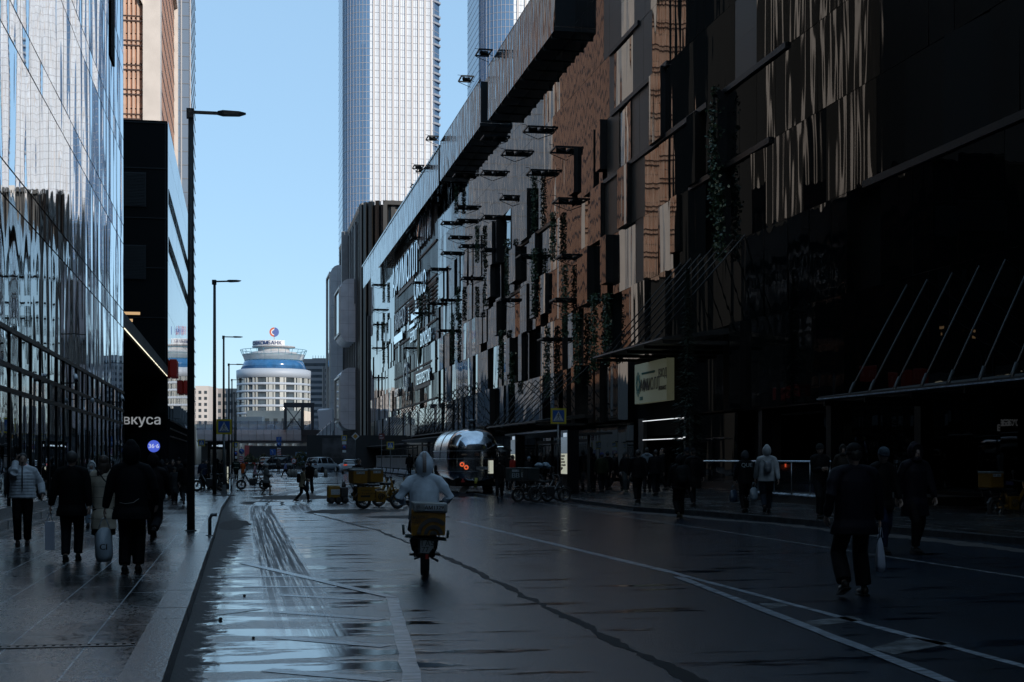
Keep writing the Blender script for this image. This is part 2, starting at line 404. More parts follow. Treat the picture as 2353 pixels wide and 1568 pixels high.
GL_LEFT = glassmat('left_mirror_glass', (.80, .84, .88), bs=.020, scale=.75, metal=1)
GL_MALL = glassmat('mall_mirror_glass', (.002, .0035, .0035), bs=.009, scale=.9, st=(1, 1, .16), ior=1.42)
GL_FLAT = glassmat('smooth_glass', (.010, .014, .018), bs=.004, scale=.8, ior=1.7)
GL_BLUE = glassmat('blue_tower_glass', (.17, .21, .27), bs=.01, scale=.3, ior=1.55)
BLACK = mat('black_void', (.0025, .003, .003), .9, spec=.1)
DMET = mat('dark_metal', (.016, .018, .02), .42, 1, bump=(8, .2))
DPAINT = mat('dark_painted_steel', (.012, .014, .015), .45)
GREYP = mat('grey_panel', (.20, .205, .215), .45, var=(.6, .18), bump=(.8, .3, (1, 1, .3), .01))
LGREY = mat('light_panel', (.52, .50, .48), .4, var=(.5, .12))
BRONZE = mat('bronze_panel', (.030, .023, .018), .45, bump=(.7, .3, (1, 1, .4), .01))
INTER = mat('shop_interior', (.004, .005, .005), .7)

def wall_panels(b, X, ys, zs, side, tilt, gap=.012, mi=0, out=0.0):
    """separate slightly tilted glass panes in the plane X; side=+1 faces +X"""
    for i in range(len(ys)-1):
        for j in range(len(zs)-1):
            y0, y1, z0, z1 = ys[i]+gap, ys[i+1]-gap, zs[j]+gap, zs[j+1]-gap
            a, c = rnd.gauss(0, tilt)*(y1-y0), rnd.gauss(0, tilt*.5)*(z1-z0)
            x = X + side*out
            b.v([(x-a-c, y0, z0), (x+a-c, y1, z0), (x+a+c, y1, z1), (x-a+c, y0, z1)], [(0, 1, 2, 3) if side > 0 else (3, 2, 1, 0)], mi)
def fr(a, b_, s):
    n = max(1, round((b_-a)/s)); return [a+(b_-a)*i/n for i in range(n+1)]

# ---- left glass building ----
LB = thing('glass_building', 'tall mirror glass building on the left, reflecting a white tower', 'building', (-5, 20, 0))
def L(b, name, m, **k):
    o = b.build(name, m, LB, fix=k.pop('fix', True), **k); o.location = (5, -20, 0); return o
b = MB(); b.box(-60, -5.06, -70, 63.9, 0, 62); L(b, 'wall', mat('left_core', (.008, .009, .01), .6))
b = MB(); YS = fr(-70.5, 64, 1.65)
zs = [4.55]
z = 7.32
zz = [4.55, 7.32, 8.07]
while zz[-1] < 60: zz += [zz[-1]+2.9, zz[-1]+3.72]
wall_panels(b, -5, YS, zz, 1, .0013, .022); L(b, 'glass_panels', GL_LEFT, fix=False)
b = MB()
wall_panels(b, -5, YS, [.62, 3.12, 3.2, 3.66, 3.74, 4.44], 1, .0022); L(b, 'shopfront_glass', GL_LEFT, fix=False)
b = MB()
for y in YS: b.box(-5.02, -4.965, y-.04, y+.04, .6, 4.5)
for z in (3.16, 3.70, 4.50): b.box(-5.03, -4.95, -70, 64.02, z-.05, z+.05)
L(b, 'mullions', DMET)
b = MB(); b.box(-5.02, -4.72, -70, 64.05, .136, .38); b.box(-5.02, -4.60, -70, 64.05, .136, .20)
for y in fr(-70, 64, 1.65): b.box(-4.98, -4.715, y-.01, y+.01, .2, .384)
b.box(-5.01, -4.86, -70, 64.03, .38, .62)
L(b, 'plinth', CONC)
b = MB()
for y0, y1, z0, z1 in ((57.5, 59.2, 17.4, 24),): b.box(-5.03, -4.95, y0, y1, z0, z1)
L(b, 'louvre_opening', BLACK)
# security cameras on the left facade
def seccam(px, py, X=-4.55, label='', yaw=0):
    d = dX(px, X); y = yX(px, X); z = zd(py, d)
    t = thing('security_camera', label, 'camera', (X, y, z), yaw, 'white security cameras on the left glass facade')
    h = MB(); h.tube([(-.02, .02, .05), (.06, -.42, -.10)], .065, 12); h.build('housing', mat('camera_white', (.45, .46, .48), .35), t)
    h = MB(); h.tube([(.066, -.43, -.103), (.07, -.455, -.112)], .05, 12); h.build('lens', mat('lens_black', (.01, .01, .01), .1), t)
    a = MB(); a.tube([(-.36, -.05, -.16), (-.05, -.05, -.16), (0, -.12, -.03)], .02, 6); a.obox((-.37, -.05, -.16), (.02, 0, 0), (0, .05, 0), (0, 0, .05)); a.build('bracket', DMET, t)
seccam(174, 868, label='white bullet security camera nearest the viewer on the left glass facade')
seccam(281, 915, label='white bullet security camera at the far corner of the left glass facade')
y = yX(212, -4.6); t = thing('dome_camera', 'small white dome camera between the two bullet cameras on the left facade', 'camera', (-4.6, y, zd(921, dX(212, -4.6))))
MB().ell((0, 0, 0), .07, .07, .08).build('dome', mat('camera_white', (.45, .46, .48), .35), t); MB().tube([(-.36, 0, .03), (0, 0, .05)], .02, 6).build('bracket', DMET, t)

# ---- dark canopy and building B with the shop entrance ----
DB = thing('dark_corner_building', 'black and glass low corner building behind the canopy, with shop signs at street level', 'building', (-5, 103, 0))
def D(b, name, m, **k):
    o = b.build(name, m, DB, fix=k.pop('fix', True)); o.location = (5, -103, 0); return o
b = MB(); b.box(-40, -5.05, 103, 148, 0, 25.4); D(b, 'wall', mat('dark_cladding', (.002, .003, .0035), .5, spec=.15))
b = MB()
for i in range(12): b.box(-5.2-i*3.0, -5.15-i*3.0, 102.94, 103, 8, 25.3)
for z in (11.5, 15, 18.5, 22, 25.2): b.box(-40, -5.05, 102.93, 103, z, z+.06)
D(b, 'panel_joints', DPAINT)
for z0 in (14.2, 19.3):                                   # louvre grilles on the dark front
    b = MB(); x0, x1 = -12.2, -6.5
    b.box(x0, x1, 102.9, 102.93, z0, z0+2.4)
    for i in range(22): b.box(x0+.05, x1-.05, 102.84, 102.9, z0+.08+i*.105, z0+.13+i*.105)
    D(b, 'louvre_grille', mat('grille_grey', (.022, .024, .026), .5))
b = MB(); wall_panels(b, -5, fr(103, 148, 1.5), [4.4, 8.2, 11.9, 15.6, 16.8, 19.4, 20.6, 23.2, 25.4], 1, .0006)
D(b, 'glass_panels', GL_FLAT, fix=False)
for z0, z1 in ((16.3, 17.4), (19.7, 20.8)):  # slatted window bands
    b = MB(); y1 = 146
    for y in fr(104, y1, .75): b.box(-4.99, -4.98, y, y+.42, z0, z1)
    D(b, 'window_band', BLACK)
b = MB()
for y in fr(103, 148, 1.5): b.box(-5.02, -4.9, y-.04, y+.04, .13, 4.3)
for z in (3.2, 3.75, 4.35): b.box(-5.03, -4.86, 103, 148, z-.05, z+.05)
D(b, 'mullions', DMET)
b = MB(); wall_panels(b, -4.995, fr(103, 148, 1.5), [.2, 3.15, 3.7, 4.3], 1, .002); D(b, 'shopfront_glass', GL_LEFT, fix=False)
b = MB()
for x0, x1, z in ((-8.2, -6.9, 11.8), (-8.2, -7.4, 11.3)): b.box(x0, x1, 102.91, 102.94, z-.1, z+.1)
D(b, 'lit_window', mat('warm_lamp', (.2, .15, .1), .5, emis=((1, .62, .3), .55)))
for x0 in (-8.9, -7.3, -5.9): b = MB(); b.box(x0-.55, x0+.45, 102.9, 102.95, .15, 3.0); D(b, 'door', mat('door_glass', (.004, .01, .008), .1))
cp = thing('entrance_canopy', 'dark flat canopy with a thin lit strip running along its edge between the left buildings', 'canopy', (-5, 64, 7.3))
MB().box(-25, 0, .15, 38.8, .10, .75).build('slab', mat('canopy_concrete', (.07, .075, .08), .6, var=(1, .3)), cp)
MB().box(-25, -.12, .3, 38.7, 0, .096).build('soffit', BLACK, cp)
b = MB(); [b.box(.01, .04, y, y+dy, .02, .06) for y, dy in ((.3, 17.5), (18.3, 2.6), (21.4, 1.2), (23.2, 2.8), (26.8, 1.2), (28.6, 1), (30.2, 2.2), (33, 1.4), (35, 2.5))]
b.build('light_strip', mat('strip_glow', (.5, .5, .4), .5, emis=((1, .93, .7), 1.3)), cp)
# back wall of the dim passage below the canopy
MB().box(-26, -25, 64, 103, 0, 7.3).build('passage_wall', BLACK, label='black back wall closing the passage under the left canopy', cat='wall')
sg = thing('shop_sign', 'white lit letters reading вкуса on the black wall under the canopy', 'sign', (-6.6, 102.7, 4.3))
text('вкуса', .95, (-.15, 0, .0), (1, 0, 0), mat('dim_white_letters', (.4, .4, .4), .5, emis=((.9, .95, 1), .22)), 'lettering', sg, .05, 1, .012)
MB().box(-1.8, 1.5, .08, .2, -.55, .55).build('backing', BLACK, sg)
sg = thing('pharmacy_sign', 'round glowing blue sign reading 36.6 behind the passers-by', 'sign', (-5.95, 102.6, 2.48))
MB().lathe([(.42, 0), (.42, .1)], n=32, axis='Y').build('disc', mat('blue_glow', (.02, .05, .3), .4, emis=((.07, .12, .62), .85)), sg)
text('36·6', .42, (0, -.03, 0), (1, 0, 0), mat('white_glow', (.5, .5, .6), .4, emis=((.75, .82, 1), .6)), 'lettering', sg, .02, 1, .008)
def redsign(px, z0, z1, yw, label):
    y = yX(px, -4.6); t = thing('red_sign', label, 'sign', (-4.72, y, z0), 0, 'red box signs on the far left glass facade')
    b = MB(); b.box(-.25, .25, -yw/2, yw/2, 0, z1-z0); b.bevel(.05); b.build('box', mat('red_sign', (.32, .03, .02), .4, emis=((.5, .03, .02), .03)), t)
    b = MB(); [b.box(.25, .262, -yw/2+.35+i*yw/5, -yw/2+.5+i*yw/5, .35, z1-z0-.35) for i in range(4)]; b.build('lettering', mat('red_pale', (.6, .25, .2), .5), t)
redsign(404, 7.5, 8.75, 3.0, 'red box sign nearer along the far left glass facade'); redsign(433, 7.4, 8.6, 3.4, 'red box sign farther along the far left glass facade')
b = MB()
AC = MB()
for i in range(7): AC.box(-4.86, -4.35, 108+i*5, 109.2+i*5, 4.6, 5.5)
D(AC, 'cooling_unit', mat('unit_grey', (.25, .26, .27), .6))

# ---- orange grid building with white frame ----
OG = thing('orange_grid_building', 'sunlit building with an orange gridded face inside a thick white frame', 'building', (-11.5, 215, 0))
def O(b, name, m, **k):
    o = b.build(name, m, OG, fix=k.pop('fix', True)); o.location = (11.5, -215, 0); return o
WHITE = mat('white_stone', (.62, .56, .52), .55, var=(.4, .08))
b = MB(); b.box(-20, -12.2, 216, 276, 0, 92); O(b, 'core', mat('og_core', (.012, .012, .012), .6))
TERRA = mat('terracotta', (.58, .40, .31), .6, var=(.7, .12)); ORB = mat('orange_back', (.42, .21, .125), .6, var=(.7, .15)); OGR = mat('og_recess', (.05, .025, .02), .6)
b = MB()                                                   # front grid (faces the viewer)
x = -20.
while x < -14.3: b.box(x, x+.34, 215.2, 215.5, 30, 92); x += .64
O(b, 'piers', TERRA)
b = MB(); y = 219.
while y < 274: b.box(-12.2, -12.17, y, y+1.45, 6, 86); y += 1.9
O(b, 'side_piers', ORB)
b = MB(); z = 31.
while z < 92: b.box(-20, -14, 215.5, 216, z, z+2.02); z += 2.2
O(b, 'spandrels', ORB)
b = MB(); z = 6.5
while z < 86: b.box(-12.2, -12.13, 218.4, 274, z, z+.5); z += 3.1
O(b, 'side_ledges', OGR)
b = MB(); z = 33.2
while z < 92: b.box(-20, -14, 215.05, 215.2, z, z+.2); b.box(-20, -14, 215.05, 215.2, z+.75, z+.9); z += 3.6
O(b, 'ledges', OGR)
b = MB(); b.box(-14, -11.5, 214.6, 218, 0, 92.2); b.box(-12.2, -11.5, 274, 276.4, 0, 92.2); b.box(-12.2, -11.52, 218, 274, 86, 92.2); b.box(-12.2, -11.52, 218, 274, 0, 6)
b.loft([[(-20, y, 80), (-20, y, 86), (-14, y, 74.5), (-14, y, 68)] for y in (214.3, 215.1)], smooth=False)
O(b, 'frame', WHITE)
# ---- blue glass tower on the far left ----
TB = thing('blue_tower', 'tall pale blue glass tower behind the orange grid building', 'tower', (-25, 395, 0))
def T(root, org):
    def f(b, name, m, fix=True):
        o = b.build(name, m, root, fix=fix); o.location = [-c for c in org]; return o
    return f
tb = T(TB, (-25, 395, 0))
b = MB(); b.box(-60, -13.0, 388, 430, 0, 260); tb(b, 'wall', GL_BLUE)
b = MB()
for z in fr(0, 260, 3.6): b.box(-60, -12.9, 387.9, 430, z, z+.22)
tb(b, 'floor_band', mat('slate_band', (.16, .17, .19), .5))
b = MB()
for x in fr(-60, -13.2, 2.4): b.box(x, x+.35, 387.7, 388, 0, 260)
tb(b, 'fins', mat('pale_fin', (.42, .40, .40), .5))

t = thing('striped_building', 'white and dark striped block seen only as a mirror image in the mall glass', 'building', (-20, 240, 0))
MB().box(-48, 0, 0, 30, 0, 88).build('wall', mat('og_core', (0, 0, 0)), t)  # wall widened past the stripes to cover bright sky in the mall glass
b = MB(); x = -46.
while x < -22: b.box(x, x+.7, -.5, 0, 25, 88); x += rnd.choice((2.2, 3.1, 4.4))
b.build('piers', WHITE, t)
t = thing('sky_cover_block', 'unseen dark block added behind the left buildings, covering sky in the mall glass', 'building', (-47, 110, 0))  # added block, keeps bright sky out of the mall reflections
MB().box(-130, 0, 0, 90, 0, 130).build('wall', mat('rear_dark', (.006, .007, .008), .5), t)
# ================= the mall on the right =================
MX = 24.0
ML = thing('shopping_mall', 'long dark mirror-panelled shopping centre filling the whole right side of the street', 'building', (24, 60, 0))
ml = T(ML, (24, 60, 0))
b = MB(); b.box(24.9, 90, -60, 266, 4.1, 39.2); b.box(27.5, 90, -60, 266, 0, 4.1); ml(b, 'core', mat('mall_core', (.004, .005, .005), .6))
ROWS = [4.07, 8.3, 12.35, 16.3, 20.1, 24.2, 28.3, 33.3, 39.3]
glassz = {i: MB() for i in range(8)}; rec = MB(); brz = MB(); hb = MB(); edge = MB()
PLANT_SLOTS = []
BRZ = [(yX(1422, MX), yX(1392, MX), 16.3, 39), (yX(1490, MX), yX(1456, MX), 12.35, 39), (yX(1730, MX), yX(1700, MX), 20.1, 39)]
def pane(bm_, x, y0, y1, z0, z1, tilt):
    a, c = rnd.gauss(0, tilt)*(y1-y0), rnd.gauss(0, tilt*.6)*(z1-z0); g = .012
    bm_.v([(x-a-c, y0+g, z0+g), (x+a-c, y1-g, z0+g), (x+a+c, y1-g, z1-g), (x-a+c, y0+g, z1-g)], [(3, 2, 1, 0)])
for r in range(8):
    z0, z1 = ROWS[r], ROWS[r+1]
    y = -60.
    while y < 265.5:
        w_ = rnd.choice((1.2, 1.5, 1.8, 2.4, 3.0)); y2 = min(266, y+w_); ym = (y+y2)/2
        bz = [q for q in BRZ if q[0]-.2 < ym < q[1]+.2 and z0 >= q[2]-.1]
        wild = 66 < ym < 262 and r < 5; farz = ym > 138
        k = rnd.random()
        if r == 0 and 75 < ym < 86.5: y = y2; continue
        if bz:
            brz.box(24.0, 24.5, y+.02, y2-.02, z0+.02, z1-.02)
            brz.box(23.995, 24.01, y+.02, y2-.02, (z0+z1)/2-.01, (z0+z1)/2+.01)
        elif wild and k < (.07 if farz else .15) + .08*(r < 2):
            rec.box(24.55, 24.6, y, y2, z0, z1)
            if k < .05: pane(glassz[r], 24.5, y, y2, z0, z1, .002)
        elif wild and k < (.28 if farz else .38):
            o_ = rnd.choice((-.14, -.08) if farz else (-.5, -.3, -.2))
            e0 = z0 + rnd.choice((0, 0, .8)); pane(glassz[r], MX+o_, y, y2, e0, z1, .0022)
            edge.box(MX+o_+.01, 24.5, y+.01, y+.05, e0, z1); edge.box(MX+o_+.01, 24.5, y2-.05, y2-.01, e0, z1); edge.box(MX+o_+.01, 24.5, y+.05, y2-.05, e0+.01, e0+.05)
            if e0 > z0: rec.box(24.5, 24.52, y, y2, z0, e0)
        elif not wild and ym < 66 and r < 2 and k < .12:
            rec.box(24.55, 24.6, y, y2, z0, z1)
        else:
            zm = (z0+z1)/2 if (r > 4 and rnd.random() < .25) else None
            t_ = .0011 if r > 4 else (rnd.choice((.011, .005, .007)) if rnd.random() < .30 else .0022)
            if zm: pane(glassz[r], MX, y, y2, z0, zm, t_); pane(glassz[r], MX, y, y2, zm, z1, t_)
            else: pane(glassz[r], MX, y, y2, z0, z1, t_)
            if wild and 70 < ym < 255 and rnd.random() < .5: PLANT_SLOTS.append((ym, z0, z1))
        y = y2
[pane(glassz[0], MX, a_, a_+1.5, 7.75, 8.3, .001) for a_ in fr(75, 87, 1.5)[:-1]]
for r in range(8): ml(glassz[r], 'glass_storey', GL_MALL, fix=False)
ml(rec, 'recesses', BLACK); ml(brz, 'bronze_panels', BRONZE); ml(edge, 'pane_edges', DMET)
b = MB()
for z, y0, y1 in ((20.1, 60, 92.5), (24.2, 78, 90.5), (16.3, 62, 74), (20.1, 108, 124), (28.3, 84, 91), (16.3, 118, 128), (12.35, 30, 52), (24.2, 44, 66)):
    b.box(23.86, 24.0, y0, y1, z-.14, z+.14)
ml(b, 'ledges', DMET)
# hanging top screens with dark soffits
GL_SCR = glassmat('screen_glass', (.045, .06, .07), rough=.07, bs=.05, scale=1.3, ior=1.55)
for y0, y1, z0 in ((133.5, 161, 33.2), (101, 129, 32.7)):
    b = MB(); ys = fr(y0, y1, 1.6)
    for i in range(len(ys)-1): pane(b, 22.4, ys[i], ys[i+1], z0, 37.6, .002)
    ml(b, 'top_screen', GL_SCR, fix=False)
    b = MB(); b.box(22.42, 24.0, y0+.05, y1-.05, z0+.05, z0+.35); b.box(22.42, 22.5, y0, y1, 37.55, 37.75); b.box(22.5, 24, y0, y0+.1, z0+.4, 37.5)
    for y in fr(y0+1, y1-1, 3): b.tube([(22.45, y, z0-.25), (24, y, z0-.25)], .07, 6); b.box(22.45, 22.6, y-.05, y+.05, z0-.3, z0+.1)
    ml(b, 'screen_soffit', DMET)
b = MB(); b.box(22.3, 24.0, 161.3, 266, 37.2, 37.45); [pane(b, 22.38, y, y+3, 33.0, 37.3, .002) for y in range(162, 262, 3)]; ml(b, 'roof_edge', GL_SCR, fix=False)
# media lattice: dark vertical louvres in front of the glass, carrying the signs
b = MB()
for y in fr(175, 224, 1.15): b.box(23.95, 23.985, y, y+.15, 9.0, 34.5)
for z in (9.1, 14.0, 18.9, 23.8, 28.7, 34.3): b.box(23.86, 23.99, 175, 224.2, z-.12, z+.12)
for z in fr(21.4, 24.4, .5): b.box(23.88, 23.925, 175, 224, z, z+.18)
ml(b, 'louvre_lattice', mat('lattice', (.006, .008, .010), .5))
b = MB()
for y0, y1, z0, z1 in ((198, 221, 26.5, 32), (181, 198, 11, 13.6)):
    b.box(23.86, 23.9, y0, y1, z0, z1)
ml(b, 'sign_backing', mat('sign_back', (.007, .009, .012), .4))
WLET = mat('white_sign_letters', (.90, .92, .95), .08, 1); GLET = mat('grey_sign_letters', (.40, .43, .48), .25, .6)
for s, sz, yy, z, m, k in (('АФИМОЛЛ', 6.4, 209, 29.0, WLET, .95), ('СИТИ', 5.6, 186, 31.6, GLET, .9), ('♥', 3.6, 190.3, 35.6, GLET, 1), ('КИНО', 3.6, 214, 22.4, GLET, 1.3),
                        ('ОККО', 4.0, 190, 24.6, WLET, 1.15), ('ПЕРЕКРЕСТОК', 2.0, 187, 12.2, WLET, 1.0), ('ESPRIT', 2.2, 197, 18.6, WLET, 1.2), ('ВКУСНО', 2.4, 184, 17.2, WLET, 1.1), ('GJ', 6.0, 207, 13.2, GLET, .9), ('СПОРТ', 1.5, 219, 11.6, WLET, 1)):
    if s == '♥': continue
    o = text(s, sz, (23.76, yy, z), (0, -1, 0), m, 'sign_lettering', ML, .16, k, .06); o.location = (-24, -60, 0)
b = MB(); hp = []
for i in range(40):
    t_ = 2*math.pi*i/40; hp.append((16*math.sin(t_)**3*.10, (13*math.cos(t_)-5*math.cos(2*t_)-2*math.cos(3*t_)-math.cos(4*t_))*.135))
b.tube([(23.7, 191-p[0], 33.6+p[1]) for p in hp+[hp[0]]], .22, 6); ml(b, 'heart_emblem', WLET)
b = MB(); b.prism([(0, 0), (.9, 1.3), (.8, 3.6), (0, 5.6), (-.8, 3.6), (-.9, 1.3)], 0, .15, fr=lambda x, y, z: (23.7+z, 192+x*1.2, 14.4+y)); ml(b, 'leaf_emblem', mat('leaf_green', (.10, .16, .10), .5))
b = MB(); b.box(23.7, 23.8, 211, 222.5, 19.4, 20.6); b.box(23.7, 23.8, 191.5, 200, 21.0, 21.9); b.box(23.7, 23.8, 196, 202, 20.0, 20.5); ml(b, 'blank_sign_panel', WLET)
# ground floor
b = MB(); ys = fr(-58, 265, 1.9)
for i in range(len(ys)-1):
    if 75 < ys[i] < 86: continue
    pane(b, 24.3 if ys[i] > 66 else 26.6, ys[i], ys[i+1], .35, 3.95, .0015)
ml(b, 'ground_floor_glass', GL_MALL, fix=False)
b = MB(); b.box(24.25, 24.9, 66, 74, .1, .4); b.box(26.5, 27.4, -58, 66, .1, .4); b.box(24.1, 27.5, -58, 66, 3.98, 4.06)
for y in fr(-56, 64, 8): b.box(24.3, 24.8, y, y+.5, .13, 4.05)
ml(b, 'ground_floor_frame', DMET)
b = MB(); b.box(24.6, 27, 75.2, 86.6, 3.0, 7.6); b.box(27.2, 27.4, 74, 88, .13, 4); ml(b, 'entrance_recess', BLACK)
b = MB(); b.box(23.95, 24.4, 78.2, 84.9, 4.98, 7.4); ml(b, 'entrance_sign', mat('sign_cream', (.42, .44, .34), .5, emis=((.62, .66, .42), .045)))
INK = mat('sign_ink', (.02, .02, .02), .5); TEAL = mat('sign_teal', (.05, .22, .22), .5)
for s, sz, yy, z, m, bd in (('АФИ', 1.0, 82.75, 6.0, INK, .03), ('МОЛЛ', 1.0, 80.85, 6.0, INK, 0), ('ТОРГОВО-РАЗВЛЕКАТЕЛЬНЫЙ ЦЕНТР', .18, 81.9, 6.75, TEAL, 0), ('СИТИ', .3, 83.4, 5.25, TEAL, 0), ('ВХОД', .7, 78.95, 6.55, INK, .0), ('ENTRANCE', .36, 79.0, 5.7, INK, 0)):
    o = text(s, sz, (23.93, yy, z), (0, -1, 0), m, 'entrance_lettering', ML, .02, .82, bd); o.location = (-24, -60, 0)
b = MB()
for rr in (0, 45, 90, 135):
    q = [(math.cos(t_)*.75, math.sin(t_)*.32) for t_ in [2*math.pi*i/24 for i in range(25)]]; a = R(rr)
    b.tube([(23.92, 84.05-(p[0]*math.cos(a)-p[1]*math.sin(a))*.62, 6.15+(p[0]*math.sin(a)+p[1]*math.cos(a))) for p in q], .018, 4)
ml(b, 'round_emblem', TEAL)
STRIP = mat('white_strip_light', (.5, .5, .5), .5, emis=((.92, .96, 1), .9))
b = MB(); b.box(23.93, 23.97, 75.1, 83.1, 3.86, 3.90); b.box(23.93, 23.97, 75.3, 83.1, 2.73, 2.77); b.box(23.93, 23.97, 74.5, 75.1, 2.78, 2.82); b.box(23.93, 23.97, 81.8, 82.4, 1.6, 1.64); b.box(23.93, 23.97, 78.8, 79.3, 1.6, 1.64)
ml(b, 'strip_light', STRIP)
b = MB(); b.box(23.98, 24.2, 74, 75.1, .13, 4.05); b.box(23.98, 24.2, 83.1, 84.2, .13, 4.05); ml(b, 'portal_frame', mat('portal_grey', (.035, .04, .04), .4))
# entrance canopies with tie rods
def canopy(label, x0, x1, y0, y1, z, rods=(), zt=None, rim=True, rise=.35, grp='canopies along the mall front'):
    t = thing('mall_canopy', label, 'canopy', (x0, y0, z), 0, grp); W_, D_ = x1-x0, y1-y0
    b = MB(); b.loft([[(0, 0, 0), (0, D_, 0), (0, D_, .14), (0, 0, .14)], [(W_, 0, rise), (W_, D_, rise), (W_, D_, rise+.3), (W_, 0, rise+.3)]], smooth=False); b.build('slab', DPAINT, t)
    b = MB()
    for yy in fr(.3, D_-.3, 3.0): b.box(0.1, W_, yy-.05, yy+.05, -.18, -.005)
    b.build('ribs', DPAINT, t)
    if rim: MB().box(-.06, -.005, 0, D_, .03, .075).build('snow_rim', SNOW if rim == 2 else mat('rim_metal', (.35, .38, .42), .35, 1), t)
    for (ya, yb, ztop) in rods:
        q = MB(); q.tube([(.15, ya-y0, .14), (W_, yb-y0, ztop-z)], .035, 6); q.tube([(.15, ya-y0, .1), (.5, ya+(yb-ya)*.09-y0, .14+(ztop-z)*.09)], .06, 6); q.build('tie_rod', mat('rod_metal', (.012, .015, .017), .55, .1), t)
b = MB(); b.box(40, 88, -60, 78, 39.3, 60); ml(b, 'added_shade_block', mat('mall_core', (0, 0, 0)))  # unseen volume added on the mall roof to shade the dark corner building
R1 = []
for k, px in enumerate((1940, 1986, 2043, 2105, 2166, 2237, 2311)):
    y0 = yX(px, 20.0); R1.append((y0, y0+3.6, 8.1))
canopy('wide dark canopy with snowy rim and slanting tie rods, nearest the viewer', 20.0, 24.1, 33.5, 47.2, 3.68, R1, rim=2)
R2 = []
for k in range(7):
    y0 = 70.0+k*1.7; R2.append((y0, y0-4.6, 12.6))
canopy('raised dark canopy above the mall entrance sign, hung from crossing rods', 20.6, 24.1, 68, 82, 7.55, R2, rim=True)
def latt(y0, y1, n, up):
    o = []
    for k in range(n):
        y = y0+(y1-y0)*k/(n-1); o += [(y, y-4.0, up), (y, y+4.5, up)]
    return o
canopy('long low canopy behind the bus shelter with a lattice of rods', 20.4, 24.1, 98, 118, 4.15, latt(101, 116, 7, 8.2))
canopy('long low canopy beyond the silver trailer with dense lattice of rods', 20.4, 24.1, 138, 172, 4.2, latt(142, 170, 9, 9.6))
canopy('farthest low canopy of the mall near the grey curved building', 20.4, 24.1, 188, 222, 4.2, latt(192, 218, 8, 9.0))
# steel plant brackets and climbing plants on the facade
LEAF = [mat('ivy_leaf', (.030, .062, .022), .5, var=(6, .5)), mat('ivy_leaf_dark', (.016, .036, .016), .5, var=(6, .5)), mat('ivy_leaf_brown', (.06, .045, .02), .6, var=(6, .4))]
def bracket_parts(t, s=1.0, dense=True):
    b = MB(); W_ = 2.1*s
    for y in (-W_/2, W_/2): b.box(-1.25, 0, y-.05, y+.05, -.09, .05); b.tube([(-1.2, y, -.1), (-.02, y, -.55)], .03, 4)
    for x in (-1.25, -.1): b.box(x-.05, x+.05, -W_/2, W_/2, -.085, .045)
    b.tube([(-1.15, -W_/2, 0), (-.1, W_/2, 0)], .03, 4)
    b.build('steel_frame', DMET, t)
    b = MB(); b.obox((-.62, 0, -.06), (.10, .35, 0), (-.35, .1, 0), (0, 0, .10)); b.build('lamp_box', BLACK, t)
    b = MB(); b.tube([(-1.1, .3, .03), (-1.1, .32, .4), (-1.4, .5, .46)], .025, 5); b.build('floodlight_arm', DMET, t)
def plant_mesh(seed, h, wd, m):
    r = random.Random(seed); b = MB(); n = int(h*150)
    for i in range(n):
        z = -h*(r.random()); cl = .35+.65*abs(math.sin(z*2.1+seed)); 
        x, y = r.uniform(-.35, .05), r.gauss(0, wd*.36*cl); s = r.uniform(.05, .12)
        a = Vector((r.uniform(-1, 1), r.uniform(-1, 1), r.uniform(-1, 1))).normalized()*s; c = a.cross(Vector((r.uniform(-1, 1), r.uniform(-1, 1), r.uniform(-1, 1)))).normalized()*s*.8
        p = Vector((x, y, z)); b.v([p-a, p-c, p+a, p+c], [(0, 1, 2, 3)], 0 if r.random() < .7 else 1)
    me = b.me('vine', False)
    for q in m: me.materials.append(q)
    return me
VM = [plant_mesh(s, h, wd, m) for s, h, wd, m in ((1, 3.7, 1.1, LEAF[:2]), (2, 4.6, 1.2, LEAF[:2]), (3, 3.4, .9, (LEAF[1], LEAF[2])), (4, 5.6, 1.3, LEAF[1::-1]))]
BPROT = None
_seen = {}
def uniq(s):
    k = _seen.get(s, 0); _seen[s] = k+1
    return s if not k else (', '.join((s, ['', 'next one along', 'third one along', 'fourth one along', 'fifth one along', 'sixth one along', 'seventh one along'][min(k, 6)])))
SP = [(1254, 298), (1320, 345), (1150, 318), (1082, 404), (1200, 352), (1148, 398), (1196, 455), (1086, 477), (1052, 513), (1326, 462), (1262, 397), (1023, 619), (1052, 582), (1087, 508), (1150, 500), (1070, 546),
      (1096, 566), (978, 428), (992, 392), (980, 486), (978, 548), (1335, 590), (1237, 590), (1150, 575), (1018, 698), (884, 655), (886, 712), (886, 746), (884, 800), (884, 868), (982, 650), (984, 720), (960, 800), (1044, 690), (1044, 760), (1100, 640), (1190, 690), (1320, 690), (1290, 780), (1098, 182), (1140, 122), (1018, 318), (985, 384)]
near = ['the tall bronze strip', 'the orange reflection', 'the sloping roof line', 'the sign lattice', 'the pale sky reflection', 'the curved building']
